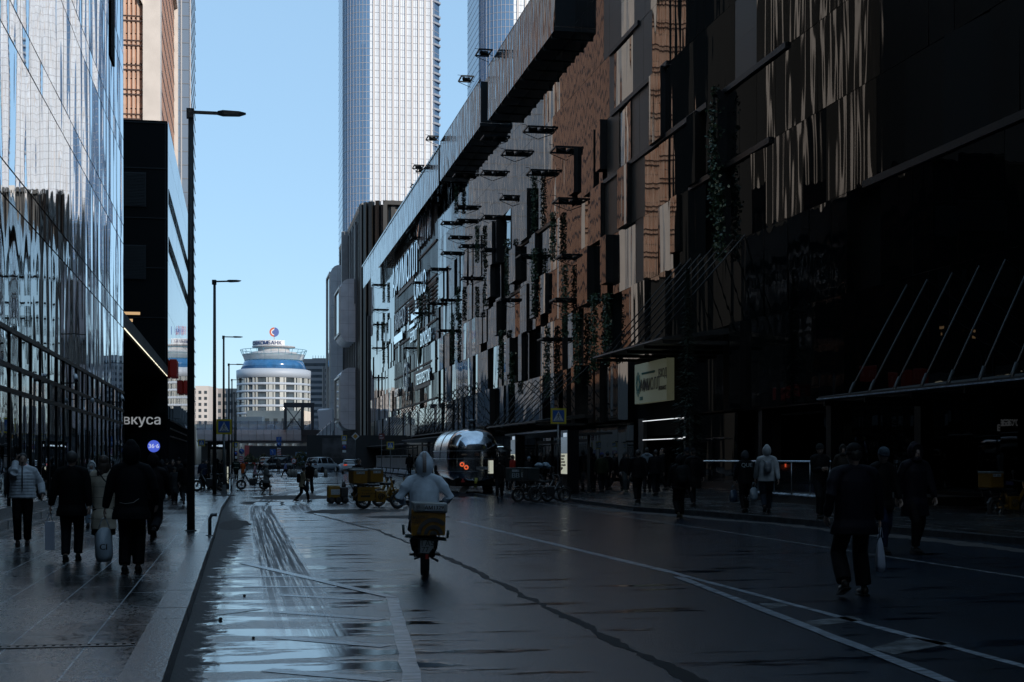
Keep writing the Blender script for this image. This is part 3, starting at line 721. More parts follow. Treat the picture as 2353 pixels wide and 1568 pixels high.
for i, (px, py) in enumerate(SP):
    X = 24.0 if py > 330 or px > 1130 else 22.4
    if py < 200 or (px, py) in ((1018, 318), (985, 384)): X = 22.4
    y = yX(px-12, X); z = zd(py, dX(px-12, X))
    where = 'left' if px < 900 else ('beside the white letter signs' if px < 1000 else ('over the pale sky reflection' if px < 1110 else ('over the grey reflection' if px < 1230 else 'over the orange reflection')))
    if where == 'left': where = 'left of the letter signs'
    hgt = 'on the roof edge' if X < 23 else ('high' if py < 450 else ('halfway up' if py < 640 else 'low'))
    lab = 'black steel bracket %s, %s' % (hgt, where)
    lab = uniq(lab)
    if BPROT is None:
        BPROT = thing('facade_bracket', lab, 'bracket', (X, y, z), 0, 'steel brackets jutting from the mall facade'); bracket_parts(BPROT)
    else: dup(BPROT, (X, y, z), 0, lab)
VP = [(1232, 612, 1, 1.2), (1275, 530, 0, 1), (1303, 650, 1, 1.15), (1262, 790, 3, 1), (1330, 760, 1, 1.1), (1370, 715, 1, 1.15), (1170, 590, 1, 1.1), (1100, 560, 0, 1.0), (1120, 640, 2, 1.3), (1100, 700, 2, .9), (1043, 760, 3, 1.0),
      (1055, 700, 0, 1), (985, 700, 2, 1.1), (968, 720, 0, 1.0), (884, 690, 0, .9), (884, 760, 0, .9), (884, 825, 0, 1), (1232, 440, 1, 1), (1155, 800, 0, 1.2), (1650, 240, 3, 1.0), (1650, 330, 1, 1), (1660, 470, 0, 1), (1400, 715, 1, 1), (1180, 850, 0, 1), (1052, 470, 0, .8), (870, 780, 0, .9)]
for i, (px, py, vi, s) in enumerate(VP):
    y = yX(px, 23.75); z = zd(py-40, dX(px, 23.75))
    zone = 'left of the letter signs' if px < 900 else ('among the letter signs' if px < 1000 else ('over the pale sky reflection' if px < 1110 else ('over the grey reflection' if px < 1215 else ('over the orange reflection' if px < 1500 else 'on the nearest dark panels'))))
    hh = 'high' if py < 480 else ('halfway up' if py < 700 else 'low')
    o = link('climbing_plant', VM[vi], label=uniq('%s plant hung %s on the facade %s' % ('brownish' if vi == 2 else 'dark green', hh, zone)), cat='plant', group='climbing plants hung on the mall facade')
    o.location = (23.75, y, z); o.scale = (1, s, s)

# ================= glass towers =================
TWG = mat('tower_glass', (.66, .69, .74), .3, ior=1.9, var=(.10, .10), bump=(.25, .2, (1, 1, 1), .05))
TWB = glassmat('tower_blue_glass', (.10, .19, .33), bs=.02, scale=.3, ior=1.9)
TFIN = mat('tower_fin', (.60, .55, .53), .5); TLINE = mat('tower_line', (.33, .34, .38), .5)
def tower(label, cx, cy, wd, h, cat='tower'):
    t = thing('skyscraper', label, cat, (cx, cy, 0), 0, 'white glass skyscrapers rising behind the mall'); hw = wd/2
    rr = wd*.26                                  # plan: flat south face, rounded left corner, chamfer with balconies on the right
    def plan(o):
        pts = [(-hw+rr+math.cos(R(a))*(rr+o), rr+math.sin(R(a))*(rr+o)) for a in range(180, 271, 10)]
        return pts + [(hw*.84, -o), (hw+o, wd*.12), (hw+o, wd*.9), (-hw-o, wd*.9)]
    P = plan(0); b = MB(); n = len(P)
    z = 0; fz = [i*3.3 for i in range(int(h/3.3)+1)]
    lo = [b.bm.verts.new((x, y, 0)) for x, y in P]; hi = [b.bm.verts.new((x, y, h)) for x, y in P]
    for j in range(n):
        f = b.bm.faces.new((lo[j], lo[(j+1) % n], hi[(j+1) % n], hi[j])); f.material_index = 1 if (j < 9 or j == n-1 or j == n-2) else (1 if j == 10 else 0)
    b.bm.faces.new(hi); b.build('walls', [TWG, TWB], t)
    Q = plan(.10); b = MB()
    for z in fz:
        for j in range(n):
            (x0, y0), (x1, y1) = Q[j], Q[(j+1) % n]; b.v([(x0, y0, z), (x1, y1, z), (x1, y1, z+.22), (x0, y0, z+.22)], [(0, 1, 2, 3)])
    b.build('floor_lines', TLINE, t, fix=False)
    b = MB(); xs = fr(-hw+rr+1.8, hw*.80, (hw*1.8-rr)/9.5)
    for x in xs: b.box(x-.34, x+.34, -.42, 0, 0, h)
    b.build('fins', TFIN, t)
    b = MB()
    for x in xs:
        for q in (-.40, .36): b.box(x+q, x+q+.07, -.50, -.03, 0, h)
        b.box(x+1.5, x+1.58, -.14, -.03, 0, h)
    for a in range(182, 270, 8): px_, py_ = -hw+rr+math.cos(R(a))*(rr+.1), rr+math.sin(R(a))*(rr+.1); b.box(px_-.08, px_+.08, py_-.08, py_+.08, 0, h)
    b.build('mullions', TLINE, t)
    b = MB()
    for z in fz[::1]:
        if rnd.random() < .8: b.loft([[(hw*.86, -.3, q), (hw+.5, wd*.08, q), (hw+.2, wd*.14, q), (hw*.84, .1, q)] for q in (z, z+.9)], smooth=False)
    b.build('balconies', mat('balcony_glass', (.32, .36, .42), .25, ior=1.8), t); return t
tower('huge white glass skyscraper with rounded blue left corner, standing behind the mall roof', *gd(903, 650), 44, 330)
tower('second white glass skyscraper mostly hidden behind the mall roof', *gd(1243, 640), 52, 330)
a = tower('pale glass skyscraper out to the right, seen mirrored in the left facade', 165, 690, 60, 320)

# ---- dark ribbed building at the end of the mall ----
RBX = thing('ribbed_building', 'dark ribbed building with rounded corner and grey framed bays beyond the mall', 'building', (24, 285, 0))
rb = T(RBX, (24, 285, 0))
def eplan(o):
    p = [(24.6+5.5-(5.5+o)*math.cos(R(a)), 285+5.5-(5.5+o)*math.sin(R(a))) for a in range(0, 91, 9)]
    return [(24.6-o, 352)] + p + [(60, 285-o), (60, 352)]
EB = mat('brown_panel', (.075, .065, .052), .45, var=(.3, .1))
b = MB(); P = eplan(0); b.loft([[(x, y, z) for x, y in P] for z in (0, 52.5)], smooth=False); rb(b, 'wall', mat('ebony', (.012, .011, .011), .4))
b = MB(); Q = eplan(.9)
def rib(x, y, nx, ny, m, z0=6, z1=53, w_=.30, dp=.8):
    tx, ty = -ny, nx
    m.v([(x+tx*s*w_+nx*d_, y+ty*s*w_+ny*d_, z) for z in (z0, z1) for s, d_ in ((-1, -dp), (1, -dp), (1, .1), (-1, .1))], [(0, 1, 2, 3), (4, 5, 6, 7), (0, 1, 5, 4), (1, 2, 6, 5), (2, 3, 7, 6), (3, 0, 4, 7)])
for a in range(0, 91, 15): rib(30.1-6.2*math.cos(R(a)), 290.5-6.2*math.sin(R(a)), -math.cos(R(a)), -math.sin(R(a)), b, 6, 53.2, .42)
for y in fr(293, 350, 2.4): rib(23.9, y, -1, 0, b, 6, 53.2, .34)
rb(b, 'ribs', mat('rib_dark', (.010, .0095, .009), .4))
b = MB()
for y in fr(299, 345, 6.5): rib(23.6, y, -1, 0, b, 34, 51, .7, .5)
for y in fr(296, 330, 5.1): rib(23.6, y, -1, 0, b, 20, 50, .22, .5)
rb(b, 'pale_ribs', mat('rib_pale', (.07, .075, .085), .4))
b = MB(); b.box(30.4, 60, 284.6, 285, 30, 51.5); rb(b, 'brown_front', EB)
def loop(x0, x1, y, z0, z1, m, dp=.9, w_=.55):           # rounded upright frame standing proud of the front
    b = MB(); r_ = .9; q = []
    for cx, cz, a0 in ((x1-r_, z1-r_, 0), (x0+r_, z1-r_, 90), (x0+r_, z0+r_, 180), (x1-r_, z0+r_, 270)):
        for k in range(5): a = R(a0+k*22.5); q.append((cx, cz, math.cos(a), math.sin(a)))
    n = len(q); o = [[], [], [], []]
    for cx, cz, ca, sa_ in q:
        for k, (rr_, yy) in enumerate(((r_, y), (r_, y-dp), (r_-w_, y-dp), (r_-w_, y))): o[k].append((cx+ca*rr_, yy, cz+sa_*rr_))
    vs = [[b.bm.verts.new(p) for p in ring] for ring in o]
    for k in range(4):
        for j in range(n): b.bm.faces.new((vs[k][j], vs[k][(j+1) % n], vs[(k+1) % 4][(j+1) % n], vs[(k+1) % 4][j]))
    return rb(b, 'front_frame', m)
loop(28.0, 33.0, 284.5, 41, 53, mat('rib_dark', (0, 0, 0)), 1.2, .8); loop(33.6, 39.6, 284.3, 41.5, 53.4, LGREY, 1.2, 1.5); loop(40.4, 47, 284.3, 41.5, 53.4, LGREY, 1.2, 1.5)
def bay(x0, x1, y0, y1, z0, z1, name='framed_bay'):       # protruding rounded bay with a pale rim and dark glass facing the street
    b = MB(); r_ = 2.0; o = []
    pr = []
    for cz, a0 in ((z0+r_, 180), (z1-r_, 90)):
        for k in range(6): a = R(a0 + (90-k*18 if a0 == 180 else 90-k*18)); pr.append((x0+r_+math.cos(a)*r_, cz+math.sin(a)*r_))
    outl = [(x1, z0)] + [p for p in pr] + [(x1, z1)]
    b.prism(outl, y0, y1, fr=lambda x, y, z: (x, z, y)); g = rb(b, name, mat('bay_grey', (.58, .60, .64), .45, var=(.5, .12)))
    b = MB()
    for z in fr(z0+1, z1-1, 2.8): b.box(x0-.01, x1, y0-.02, y0+.01, z-.03, z+.03)
    b.box(x0+1.6, x0+1.66, y0-.02, y0+.01, z0, z1); b.build('joints', TLINE, g, fix=True)
    b = MB(); t_ = .45
    for a, c, d, e in ((y0+.3, y1-.3, z0+1.6, z0+1.6+t_), (y0+.3, y1-.3, z1-1.6-t_, z1-1.6), (y0+.3, y0+.3+t_, z0+1.6+t_, z1-1.6-t_), (y1-.3-t_, y1-.3, z0+1.6+t_, z1-1.6-t_)): b.box(x0-.35, x0-.01, a, c, d, e)
    b.build('rim', LGREY, g); MB().box(x0-.08, x0-.015, y0+.8, y1-.8, z0+2.1, z1-2.1).build('bay_glass', GL_FLAT, g)
bay(20.7, 23.8, 300, 316, 26, 39.3); bay(20.7, 23.8, 300, 316, 7.6, 20.6); bay(20.9, 23.7, 336, 350, 5, 47)
b = MB(); b.box(22.2, 23.6, 318, 319.5, 38, 52); b.box(19.8, 20.4, 351, 352, 4, 24); rb(b, 'grey_stair', GREYP)
b = MB(); b.box(23.5, 24.5, 286, 352, 0, 6); b.box(25, 60, 284, 285, 0, 30); rb(b, 'base_wall', mat('base_dark', (.02, .021, .022), .5))
# ================= far background =================
BEIGE = mat('beige_stone', (.80, .67, .55), .7, var=(.2, .12)); STEEL = mat('blue_steel', (.045, .055, .07), .5)
# bank tower
bx, by = gd(629, 600)
BK = thing('bank_building', 'round white office tower with blue glass band and rooftop bank sign', 'building', (bx, by, 0), R(-6))
WB = mat('bank_white', (.38, .43, .50), .5); WIN = mat('bank_window', (.055, .07, .08), .12, var=(.25, .5)); CRM = mat('bank_cream', (.42, .43, .41), .5)
RB_ = 15.4
MB().lathe([(RB_-.5, 0), (RB_-.5, 38)], n=72).build('window_drum', WIN, BK)
b = MB(); b.lathe([(RB_-.4, 34.8), (RB_+.1, 34.8), (RB_+.15, 38.2), (RB_-1, 38.6)], n=72)
for k in range(11):
    z = 34.8 - 3.05*(k+1) + 2.2 - 2.2; b.lathe([(RB_-.4, z), (RB_, z), (RB_, z+.95), (RB_-.4, z+.95)], n=72)
b.build('floor_bands', WB, BK)
b = MB()
for k in range(64):
    a = 2*math.pi*k/64
    if k % 8 in (2, 5, 6): continue
    wd = .34 if k % 3 else .8
    p = [((RB_-.45)*math.cos(a+s*wd/RB_)*q, (RB_-.45)*math.sin(a+s*wd/RB_)*q) for s, q in ((-1, 1), (1, 1), (1, 1.028), (-1, 1.028))]
    b.v([(x, y, 0) for x, y in p] + [(x, y, 34.9) for x, y in p], [(0, 1, 5, 4), (1, 2, 6, 5), (2, 3, 7, 6), (3, 0, 4, 7)])
b.build('piers', CRM, BK)
MB().lathe([(13.9, 38.5), (12.2, 42.2), (11.8, 42.4)], n=60).build('blue_glass_band', mat('bank_blue', (.03, .13, .30), .12, ior=1.7, var=(.3, .3)), BK)
MB().lathe([(9.6, 42.3), (9.6, 46), (6.6, 46.1), (6.6, 48), (9, 48.1), (9, 48.5)], n=40).build('roof_storey', mat('bank_roof', (.42, .44, .47), .6, var=(.4, .2)), BK)
b = MB(); TQ = mat('turquoise_frame', (.06, .20, .27), .5)
for k in range(28):
    a = 2*math.pi*k/28; b.tube([(12.0*math.cos(a), 12.0*math.sin(a), 42.3), (13.9*math.cos(a), 13.9*math.sin(a), 46.9)], .09, 4)
for r_, z in ((12.1, 42.5), (13.0, 44.6), (13.9, 46.9)): b.tube([(r_*math.cos(2*math.pi*k/40), r_*math.sin(2*math.pi*k/40), z) for k in range(41)], .10, 4, cap=False)
b.build('crown_frame', TQ, BK)
MB().lathe([(12.25, 42.6), (13.2, 45.0)], n=40, cap=False).build('crown_glass', mat('crown_glass', (.45, .55, .62), .15, trans=.5), BK)
b = MB()
for k in range(26):
    a0, a1 = R(196+k*4.2), R(196+(k+1)*4.2)
    b.v([(8.9*math.cos(a)*q, 8.9*math.sin(a)*q, z) for q in (1, .98) for a, z in ((a0, 48.2), (a1, 48.2), (a1, 50.6), (a0, 50.6))], [(0, 1, 2, 3), (4, 5, 6, 7), (3, 2, 6, 7)])
b.build('sign_screen', mat('sign_white', (.72, .73, .75), .5), BK)
NAVY = mat('bank_navy', (.035, .06, .16), .5); ORG = mat('bank_orange', (.55, .10, .04), .5)
s_ = 'СОВКОМБАНК'
for i, ch in enumerate(s_):
    a = R(205 + i*9.6); p = (9.05*math.cos(a), 9.05*math.sin(a), 49.4); text(ch, 2.1, p, (-math.sin(a), math.cos(a), 0), NAVY, 'sign_letter', BK, .12, 1, .05)
lg = thing('rooftop_logo', 'round orange and blue logo disc standing on the roof of the bank tower', 'sign', (bx+.0, by-8.6, 53.9), 0)
MB().lathe([(1.95, 0), (1.95, .3)], n=36, axis='Y').build('white_disc', mat('sign_white', (0, 0, 0)), lg)
def arcp(r0, r1, a0, a1, m, name, cx=0):
    b = MB(); o = [(cx+r1*math.cos(R(a)), r1*math.sin(R(a))) for a in range(a0, a1+1, 8)]; i_ = [(cx+r0*math.cos(R(a)), r0*math.sin(R(a))) for a in range(a1, a0-1, -8)]
    b.prism(o+i_, -.08, -.005, fr=lambda x, y, z: (x, z, y)); b.build(name, m, lg)
arcp(1.3, 1.96, 92, 268, ORG, 'orange_crescent'); arcp(.02, 1.96, -90, 86, NAVY if 0 else mat('logo_blue', (.07, .12, .36), .5), 'blue_half'); arcp(.02, .85, 92, 268, mat('logo_blue', (0, 0, 0)), 'blue_core')
MB().box(-.25, .25, .05, .3, -3.6, -1.9).build('stem', WB, lg)
# slab blocks left and right of it
def block(label, px0, px1, pytop, d, m, win, nz, nx, z0=0, depth=18, bands=False, name='apartment_building'):
    (x0, y0), (x1, y1) = gd(px0, d), gd(px1, d); zt = zd(pytop, d); wd = math.hypot(x1-x0, y1-y0)
    t = thing(name, label, 'building', (x0, y0, z0), math.atan2(y1-y0, x1-x0))
    MB().box(0, wd, 0, depth, 0, zt).build('wall', m, t)
    b = MB()
    for k in range(nz):
        z = (zt-1.5)*(k+.3)/nz
        if bands: b.box(.6, wd-.6, -.06, -.004, z, z+(zt/nz)*.5)
        else:
            for i in range(nx):
                x = wd*(i+.25)/nx; b.box(x, x+wd/nx*.5, -.06, -.004, z, z+(zt/nz)*.48)
    b.build('windows', win, t); return t, wd, zt
DW = mat('far_window', (.05, .06, .07), .2, var=(.3, .4))
t, wd, zt = block('grey banded office slab standing right behind the round bank tower', 690, 800, 825, 680, mat('far_grey', (.23, .22, .23), .7), DW, 17, 8, bands=True, name='office_slab')
b = MB(); [b.box(i*1.3+wd*.26, i*1.3+wd*.26+.15, 0, .2, zt, zt+1.6) for i in range(14)]; b.box(wd*.25, wd, -.1, .3, zt, zt+.3); b.build('rooftop_letters', mat('far_dark', (.1, .11, .12), .6), t)
block('pale residential block with balconies at the left end of the skyline', 440, 479, 887, 560, mat('far_pale', (.58, .53, .50), .7), DW, 12, 3)
t, wd, zt = block('grey residential block with dark windows between the lamp posts', 484, 552, 893, 600, mat('far_grey2', (.30, .27, .26), .7), DW, 9, 5)
block('low beige hall with blank gridded walls in front of the round tower', 566, 700, 944, 420, BEIGE, mat('beige_line', (.30, .25, .20), .7), 3, 7, name='beige_hall')
block('white low annex to the left of the beige hall', 525, 602, 958, 415, mat('annex_white', (.55, .52, .50), .7), DW, 2, 3, name='white_annex')
t, wd, zt = block('long beige fluted hall stretching under and behind the footbridge', 430, 690, 975, 330, BEIGE, mat('beige_shade', (.5, .4, .32), .7), 1, 1, name='fluted_hall')
b = MB()
for i in range(13): b.lathe([(1.1, 0), (1.1, zt-.3)], (wd*(i+.5)/13, 0, 0), n=16)
b.build('flutes', mat('flute_stone', (.80, .67, .56), .35, .3), t)
MB().box(13.6, 15.5, -1.35, -1.3, 2, 4.5).build('red_poster', mat('poster_red', (.32, .05, .05), .6), t)
# white curved tent roof and green pyramid
x, y = gd(750, 300); t = thing('white_shell_roof', 'pale curved shell roof right of the steel gantry', 'roof', (x, y, 0))
sx = 300/FPX; cv = [(-2.6, 5.2), (-1.9, 5.8), (-1.3, 7.0), (-1.1, 8.6), (-1.2, 10.6), (-1.4, 12.0), (1.6, 12.2), (1.8, 4.6), (-2.6, 4.6)]
MB().loft([[(x_-.5*q*q, y_, z_-.4*q*q) for x_, z_ in cv] for y_, q in ((0, 1), (.6, .3), (2, 0), (6, 0))]).build('shell', mat('shell_white', (.58, .62, .68), .4), t)
x, y = gd(716, 395); t = thing('glass_pyramid', 'small green glass pyramid rooflight with white edges behind the steel gantry', 'rooflight', (x, y, 0))
b = MB(); b.v([(-2.9, -2.9, 8.2), (2.9, -2.9, 8.2), (2.9, 2.9, 8.2), (-2.9, 2.9, 8.2), (0, 0, 11.3)], [(0, 1, 4), (1, 2, 4), (2, 3, 4), (3, 0, 4)]); b.build('glass', mat('pyr_green', (.03, .12, .12), .15), t)
b = MB(); [b.tube([(sx*2.9, sy*2.9, 8.2), (0, 0, 11.35)], .1, 4) for sx in (-1, 1) for sy in (-1, 1)]; b.box(-2.9, 2.9, -2.9, 2.9, 0, 8.15); b.build('frame', WB, t)
# footbridge
bd = 262; (x0, y0), (x1, y1) = gd(452, bd), gd(731, bd)
FB = thing('footbridge', 'grey panelled footbridge with glass rail crossing the street in the distance', 'bridge', (x0, y0, 0), math.atan2(y1-y0, x1-x0))
Wd = math.hypot(x1-x0, y1-y0); zb, ztp = zd(1019, bd), zd(988, bd)
b = MB()
for i in range(14):
    a, c = Wd*.86*i/14+.03, Wd*.86*(i+1)/14-.03
    b.loft([[(q, 3, zb), (q, .9, zb), (q, .25, zb+.6), (q, 0, ztp-.8), (q, 0, ztp), (q, 3, ztp)] for q in (a, c)], smooth=False)
b.build('cladding', mat('bridge_grey', (.78, .77, .80), .5, var=(.5, .1)), FB)
b = MB(); b.box(0, Wd*1.0, .4, 6, zb+.2, ztp-.05); b.box(Wd*.86, Wd, .0, .4, ztp-.95, ztp); b.build('deck', mat('bridge_dark', (.06, .062, .07), .5), FB)
MB().box(0, Wd, .05, .1, ztp+.05, ztp+1.6).build('glass_rail', mat('rail_glass', (.42, .52, .62), .1, alpha=.45), FB)
b = MB(); [b.box(x-.03, x+.03, 0, .06, ztp, ztp+1.7) for x in fr(0, Wd, 1.6)]; b.build('rail_posts', STEEL, FB)
b = MB(); [b.box(x, x+1.1, 1.5, 4.5, 0, zb+.2) for x in (.5, Wd*.9)]; b.build('piers', mat('pier_dark', (.03, .03, .03), .6), FB)
b = MB()
for i in range(9): b.ell((Wd*(i+.4)/9, 1.6, ztp+.1), 1.5, 1, .5+.25*(i % 3), 9, 5)
b.build('snow_heaps', SNOW, FB)
(xa, ya), (xb, yb) = gd(766, 240), gd(697, 236)
ST = thing('bridge_stair', 'grey walled stair curving down from the footbridge on the right', 'stairs', (xb, yb, 0))
b = MB(); ring = []
for k in range(9):
    f = k/8; x = (xa-xb)*f; y = (ya-yb)*f; z = .8+(6.2-.8)*(f**.8); ring.append([(x, y, z), (x, y+2.2, z), (x, y+2.2, z+1.8), (x, y, z+1.8)])
b.loft(ring, smooth=False); b.build('parapet', mat('bridge_grey', (0, 0, 0)), ST)
b = MB(); b.box(.2, 5.6, .3, 2, 0, .8); [b.tube([((xa-xb)*k/8, .0, 1.9+(6.2-.8)*((k/8)**.8)+1), ((xa-xb)*k/8, 0, .8)], .05, 4) for k in range(9)]; b.build('base', STEEL, ST)
# steel gantry
gdp = 258; (x0, y0), (x1, y1) = gd(654, gdp), gd(722, gdp)
GT = thing('steel_gantry', 'dark steel frame gantry with diagonal braces standing on the footbridge', 'gantry', (x0, y0, 0)); w_ = x1-x0; zt = zd(935, gdp); z0 = ztp
b = MB()
for yy in (0, 3.2):
    for x in (.2, w_*.62, w_-.2): b.box(x-.22, x+.22, yy, yy+.35, z0, zt)
    b.box(-.1, w_+.1, yy-.02, yy+.37, zt, zt+.75)
for x in (.2, w_-.2): b.box(x-.18, x+.18, .4, 3.2, zt+.1, zt+.6)
b.build('frame', STEEL, GT)
b = MB(); b.tube([(.2, .1, zt), (w_*.6, .1, z0)], .09, 5); b.tube([(.2, .1, z0), (w_*.6, .1, zt)], .09, 5); b.build('braces', STEEL, GT)
# dark hoarding and hedge in the middle distance
x, y = gd(535, 205); t = thing('dark_kiosk', 'dark box kiosk beyond the crossing under the footbridge', 'kiosk', gd(700, 235)+(0,))
MB().box(-9, 2, 0, 4, 0, 3.6).build('body', mat('kiosk_dark', (.02, .022, .025), .5), t); MB().box(-1.5, .8, -.08, -.01, .6, 2.6).build('window', mat('kiosk_blue', (.2, .3, .42), .2), t)
(x0, y0) = gd(762, 150); t = thing('construction_hoarding', 'dark hoarding wall with a faded poster right of the parked cars', 'wall', (x0, y0+35, 0))
MB().box(-1.0, 12, 0, .3, 0, 4.6).build('boards', mat('hoard', (.018, .02, .022), .6), t); MB().box(1.0, 5.2, -.05, -.005, 1.6, 4.2).build('poster', mat('hoard_poster', (.06, .06, .065), .5, var=(.8, .8)), t)
def hedge(label, px0, px1, d, h, n, seed):
    (x0, y0), (x1, y1) = gd(px0, d), gd(px1, d); r = random.Random(seed); t = thing('hedge', label, 'hedge', (x0, y0, 0)); b = MB()
    for i in range(n):
        f = r.random(); hh = h*(.75+.35*math.sin(f*19+seed)*.6)
        p = Vector(((x1-x0)*f, (y1-y0)*f+r.uniform(0, 1.3), .45+r.random()*hh)); s = r.uniform(.07, .16)
        a = Vector((r.uniform(-1, 1), r.uniform(-1, 1), r.uniform(-1, 1))).normalized()*s; c = a.cross(Vector((r.uniform(-1, 1), r.uniform(-1, 1), r.uniform(-1, 1)))).normalized()*s
        b.v([p-a, p-c, p+a, p+c], [(0, 1, 2, 3)], r.choice((0, 0, 1, 2)))
    b.build('foliage', [mat('hedge_green', (.05, .065, .025), .7), mat('hedge_dry', (.12, .09, .04), .7), mat('hedge_dark', (.02, .03, .015), .7)], t, fix=False)
    MB().box(0, x1-x0, .1, 1.1, 0, .7).build('planter', mat('planter_grey', (.12, .12, .12), .7), t)
hedge('long straggly green and brown hedge behind the parked white car', 660, 790, 195, 2.3, 2600, 3)
hedge('low straggly hedge under the far end of the footbridge', 560, 655, 215, 1.9, 1600, 5)
x, y = gd(778, 172); t = thing('snow_heap', 'dirty heap of cleared snow between the two white cars', 'snow heap', (x, y, 0))
b = MB(); r = random.Random(4)
for i in range(40): b.ell((r.gauss(0, .9), r.gauss(0, .6), .1+r.random()*.4), .3+.3*r.random(), .4, .2+.4*r.random(), 7, 5)
b.build('snow', SNOW, t)
patch('snow_patch', gd(705, 150), 2.2, 5, SNOW, .006, h=.15); patch('snow_patch', gd(650, 190), 3.2, 3, SNOW, .006, h=.1)
# unseen building added behind the camera keeps the street in shade (the sun is behind-right)
BH = thing('rear_shade_building', 'unseen tall dark building added behind the viewer to keep the street in shade', 'building', (0, -75, 0))
MB().box(-60, 30, -25, 0, 0, 60).build('wall', mat('rear_dark', (.02, .022, .024), .4), BH)
b = MB(); [b.box(-58+i*4, -56+i*4, .005, .05, 4+k*4, 6.4+k*4) for i in range(21) for k in range(13)]; b.build('windows', mat('rear_win', (.01, .012, .014), .1), BH)
# ================= street furniture and vehicles =================
POLE = mat('lamp_post_paint', (.018, .022, .024), .5)
LABS = ['tall dark street lamp nearest the viewer on the left kerb', 'second dark street lamp along the left kerb', 'third street lamp along the left kerb, behind the crossing sign', 'fourth street lamp along the left kerb', 'fifth street lamp along the left kerb',
        'sixth street lamp along the left kerb', 'seventh small street lamp along the left kerb', 'farthest small street lamp on the left kerb']
t = thing('street_lamp', LABS[0], 'street lamp', (-1.02, 30.7, .13), 0, 'street lamps along the left kerb')
MB().tube([(0, 0, 0), (0, 0, 8.86)], [.085, .055], 16).build('pole', POLE, t)
b = MB(); b.box(-.08, .62, -.03, .03, 8.80, 8.86); b.box(-.09, .06, -.07, .07, 8.70, 8.90); b.build('arm', POLE, t)
b = MB(); b.loft([[(x, -w_, z-h), (x, w_, z-h), (x, w_, z), (x, -w_, z)] for x, w_, z, h in ((.55, .04, 8.87, .07), (.66, .11, 8.88, .09), (1.0, .11, 8.87, .07), (1.14, .05, 8.855, .02))], smooth=False); b.build('lamp_head', POLE, t)
MB().lathe([(.12, 0), (.12, .02), (.1, .03)], n=16).build('base_plate', POLE, t)
for i, (px, d) in enumerate(((493, 58.8), (514, 85.7), (526, 111), (533, 133), (538, 160), (541, 188), (543, 225))):
    x, y = gd(px, d); dup(t, (x, y, .13), R((-20, 2, -3, 3, -5, 4, 0)[i]), LABS[i+1])

YEL = mat('sign_yellow', (.62, .47, .03), .5); BLU = mat('sign_blue', (.02, .10, .36), .45); WHT = mat('sign_white_face', (.62, .63, .64), .5); SBLK = mat('sign_black', (.01, .01, .01), .5); RED = mat('sign_red', (.45, .03, .02), .5)
GALV = mat('galvanised', (.12, .13, .135), .45, .7)
def cross_parts(t, s, z):
    MB().box(-s/2, s/2, -.02, .0, z-s/2, z+s/2).build('yellow_board', YEL, t)
    q = s*.375; MB().box(-q, q, -.026, -.0205, z-q, z+q).build('blue_field', BLU, t)
    MB().prism([(-q*.88, -q*.8), (q*.88, -q*.8), (0, q*.86)], -.031, -.0265, fr=lambda x, y, w_: (x, w_, z+y)).build('white_triangle', WHT, t)
    b = MB(); k = q
    def seg(pts, r): b.tube([(x*k, -.034, z+y*k) for x, y in pts], r*k, 5)
    b.lathe([(0.001, 0), (.085*k, 0), (.085*k, .008), (.001, .008)], (0.02*k, -.038, z+.42*k), 12, 'Y')
    seg([(0, .30), (-.04, -.05)], .075); seg([(-.04, -.05), (.12, -.28), (.2, -.52)], .05); seg([(-.04, -.05), (-.14, -.3), (-.32, -.52)], .05)
    seg([(.02, .26), (.2, .1), (.26, -.04)], .035); seg([(0, .26), (-.2, .12), (-.24, -.06)], .035)
    for x in (-.5, -.22, .06, .34): b.box((x)*k, (x+.16)*k, -.036, -.0315, z-.74*k, z-.62*k)
    b.build('walking_figure', SBLK, t)
def crossing_sign(label, px, pyc, spx, d, zb=.13, cone=False, extra=0, rz=0):
    x, y = gd(px, d); s = spx*d/FPX; z = zd(pyc, d)-zb
    t = thing('crossing_sign', label, 'road sign', (x, y, zb), rz - YAW*.4, 'yellow framed pedestrian crossing signs')
    MB().tube([(0, .04, 0), (0, .04, z+s*.5)], .035 if not cone else .045, 10).build('pole', GALV, t)
    if cone: MB().lathe([(.45, 0), (.43, .03), (.13, .06), (.06, .45)], (0, .04, 0), 18).build('base', SBLK, t)
    cross_parts(t, s, z)
    if extra:
        MB().lathe([(.001, 0), (s*.42, 0), (s*.42, .02), (.001, .02)], (0, -.02, z-s*1.75), 20, 'Y').build('round_sign', RED, t); MB().lathe([(.001, 0), (s*.34, 0), (s*.34, .01), (.001, .01)], (0, -.03, z-s*1.75), 20, 'Y').build('round_face', BLU, t)
        MB().box(-s*.35, s*.35, -.02, 0, z-s*2.75, z-s*2.3).build('plate', WHT, t); MB().box(-s*.4, s*.4, -.015, 0, z-s*1.2, z-s*.6).build('upper_plate', WHT, t)
    return t
crossing_sign('large yellow and blue crossing sign on a coned pole beside the left kerb', 515, 981, 34.5, 57.8, cone=True)
crossing_sign('large yellow and blue crossing sign by the bus shelter on the right', 1283, 956.5, 36, 62.5, cone=True)
crossing_sign('small crossing sign half hidden behind the nearest street lamp', 463, 1018, 15.6, 140)
crossing_sign('tiny crossing sign above a round sign, right of the left lamp row', 541, 1022.5, 11.5, 180, extra=1)
crossing_sign('small crossing sign above round plates beside the grey ribbed building', 791, 1007, 12, 165, extra=1)
crossing_sign('mid sized crossing sign in front of the mall canopies at the centre', 897, 1024, 17, 135)
def disc(t, r, z, m, name, y=-.03, x=0, n=24): MB().lathe([(.001, 0), (r, 0), (r, .012), (.001, .012)], (x, y, z), n, 'Y').build(name, m, t)
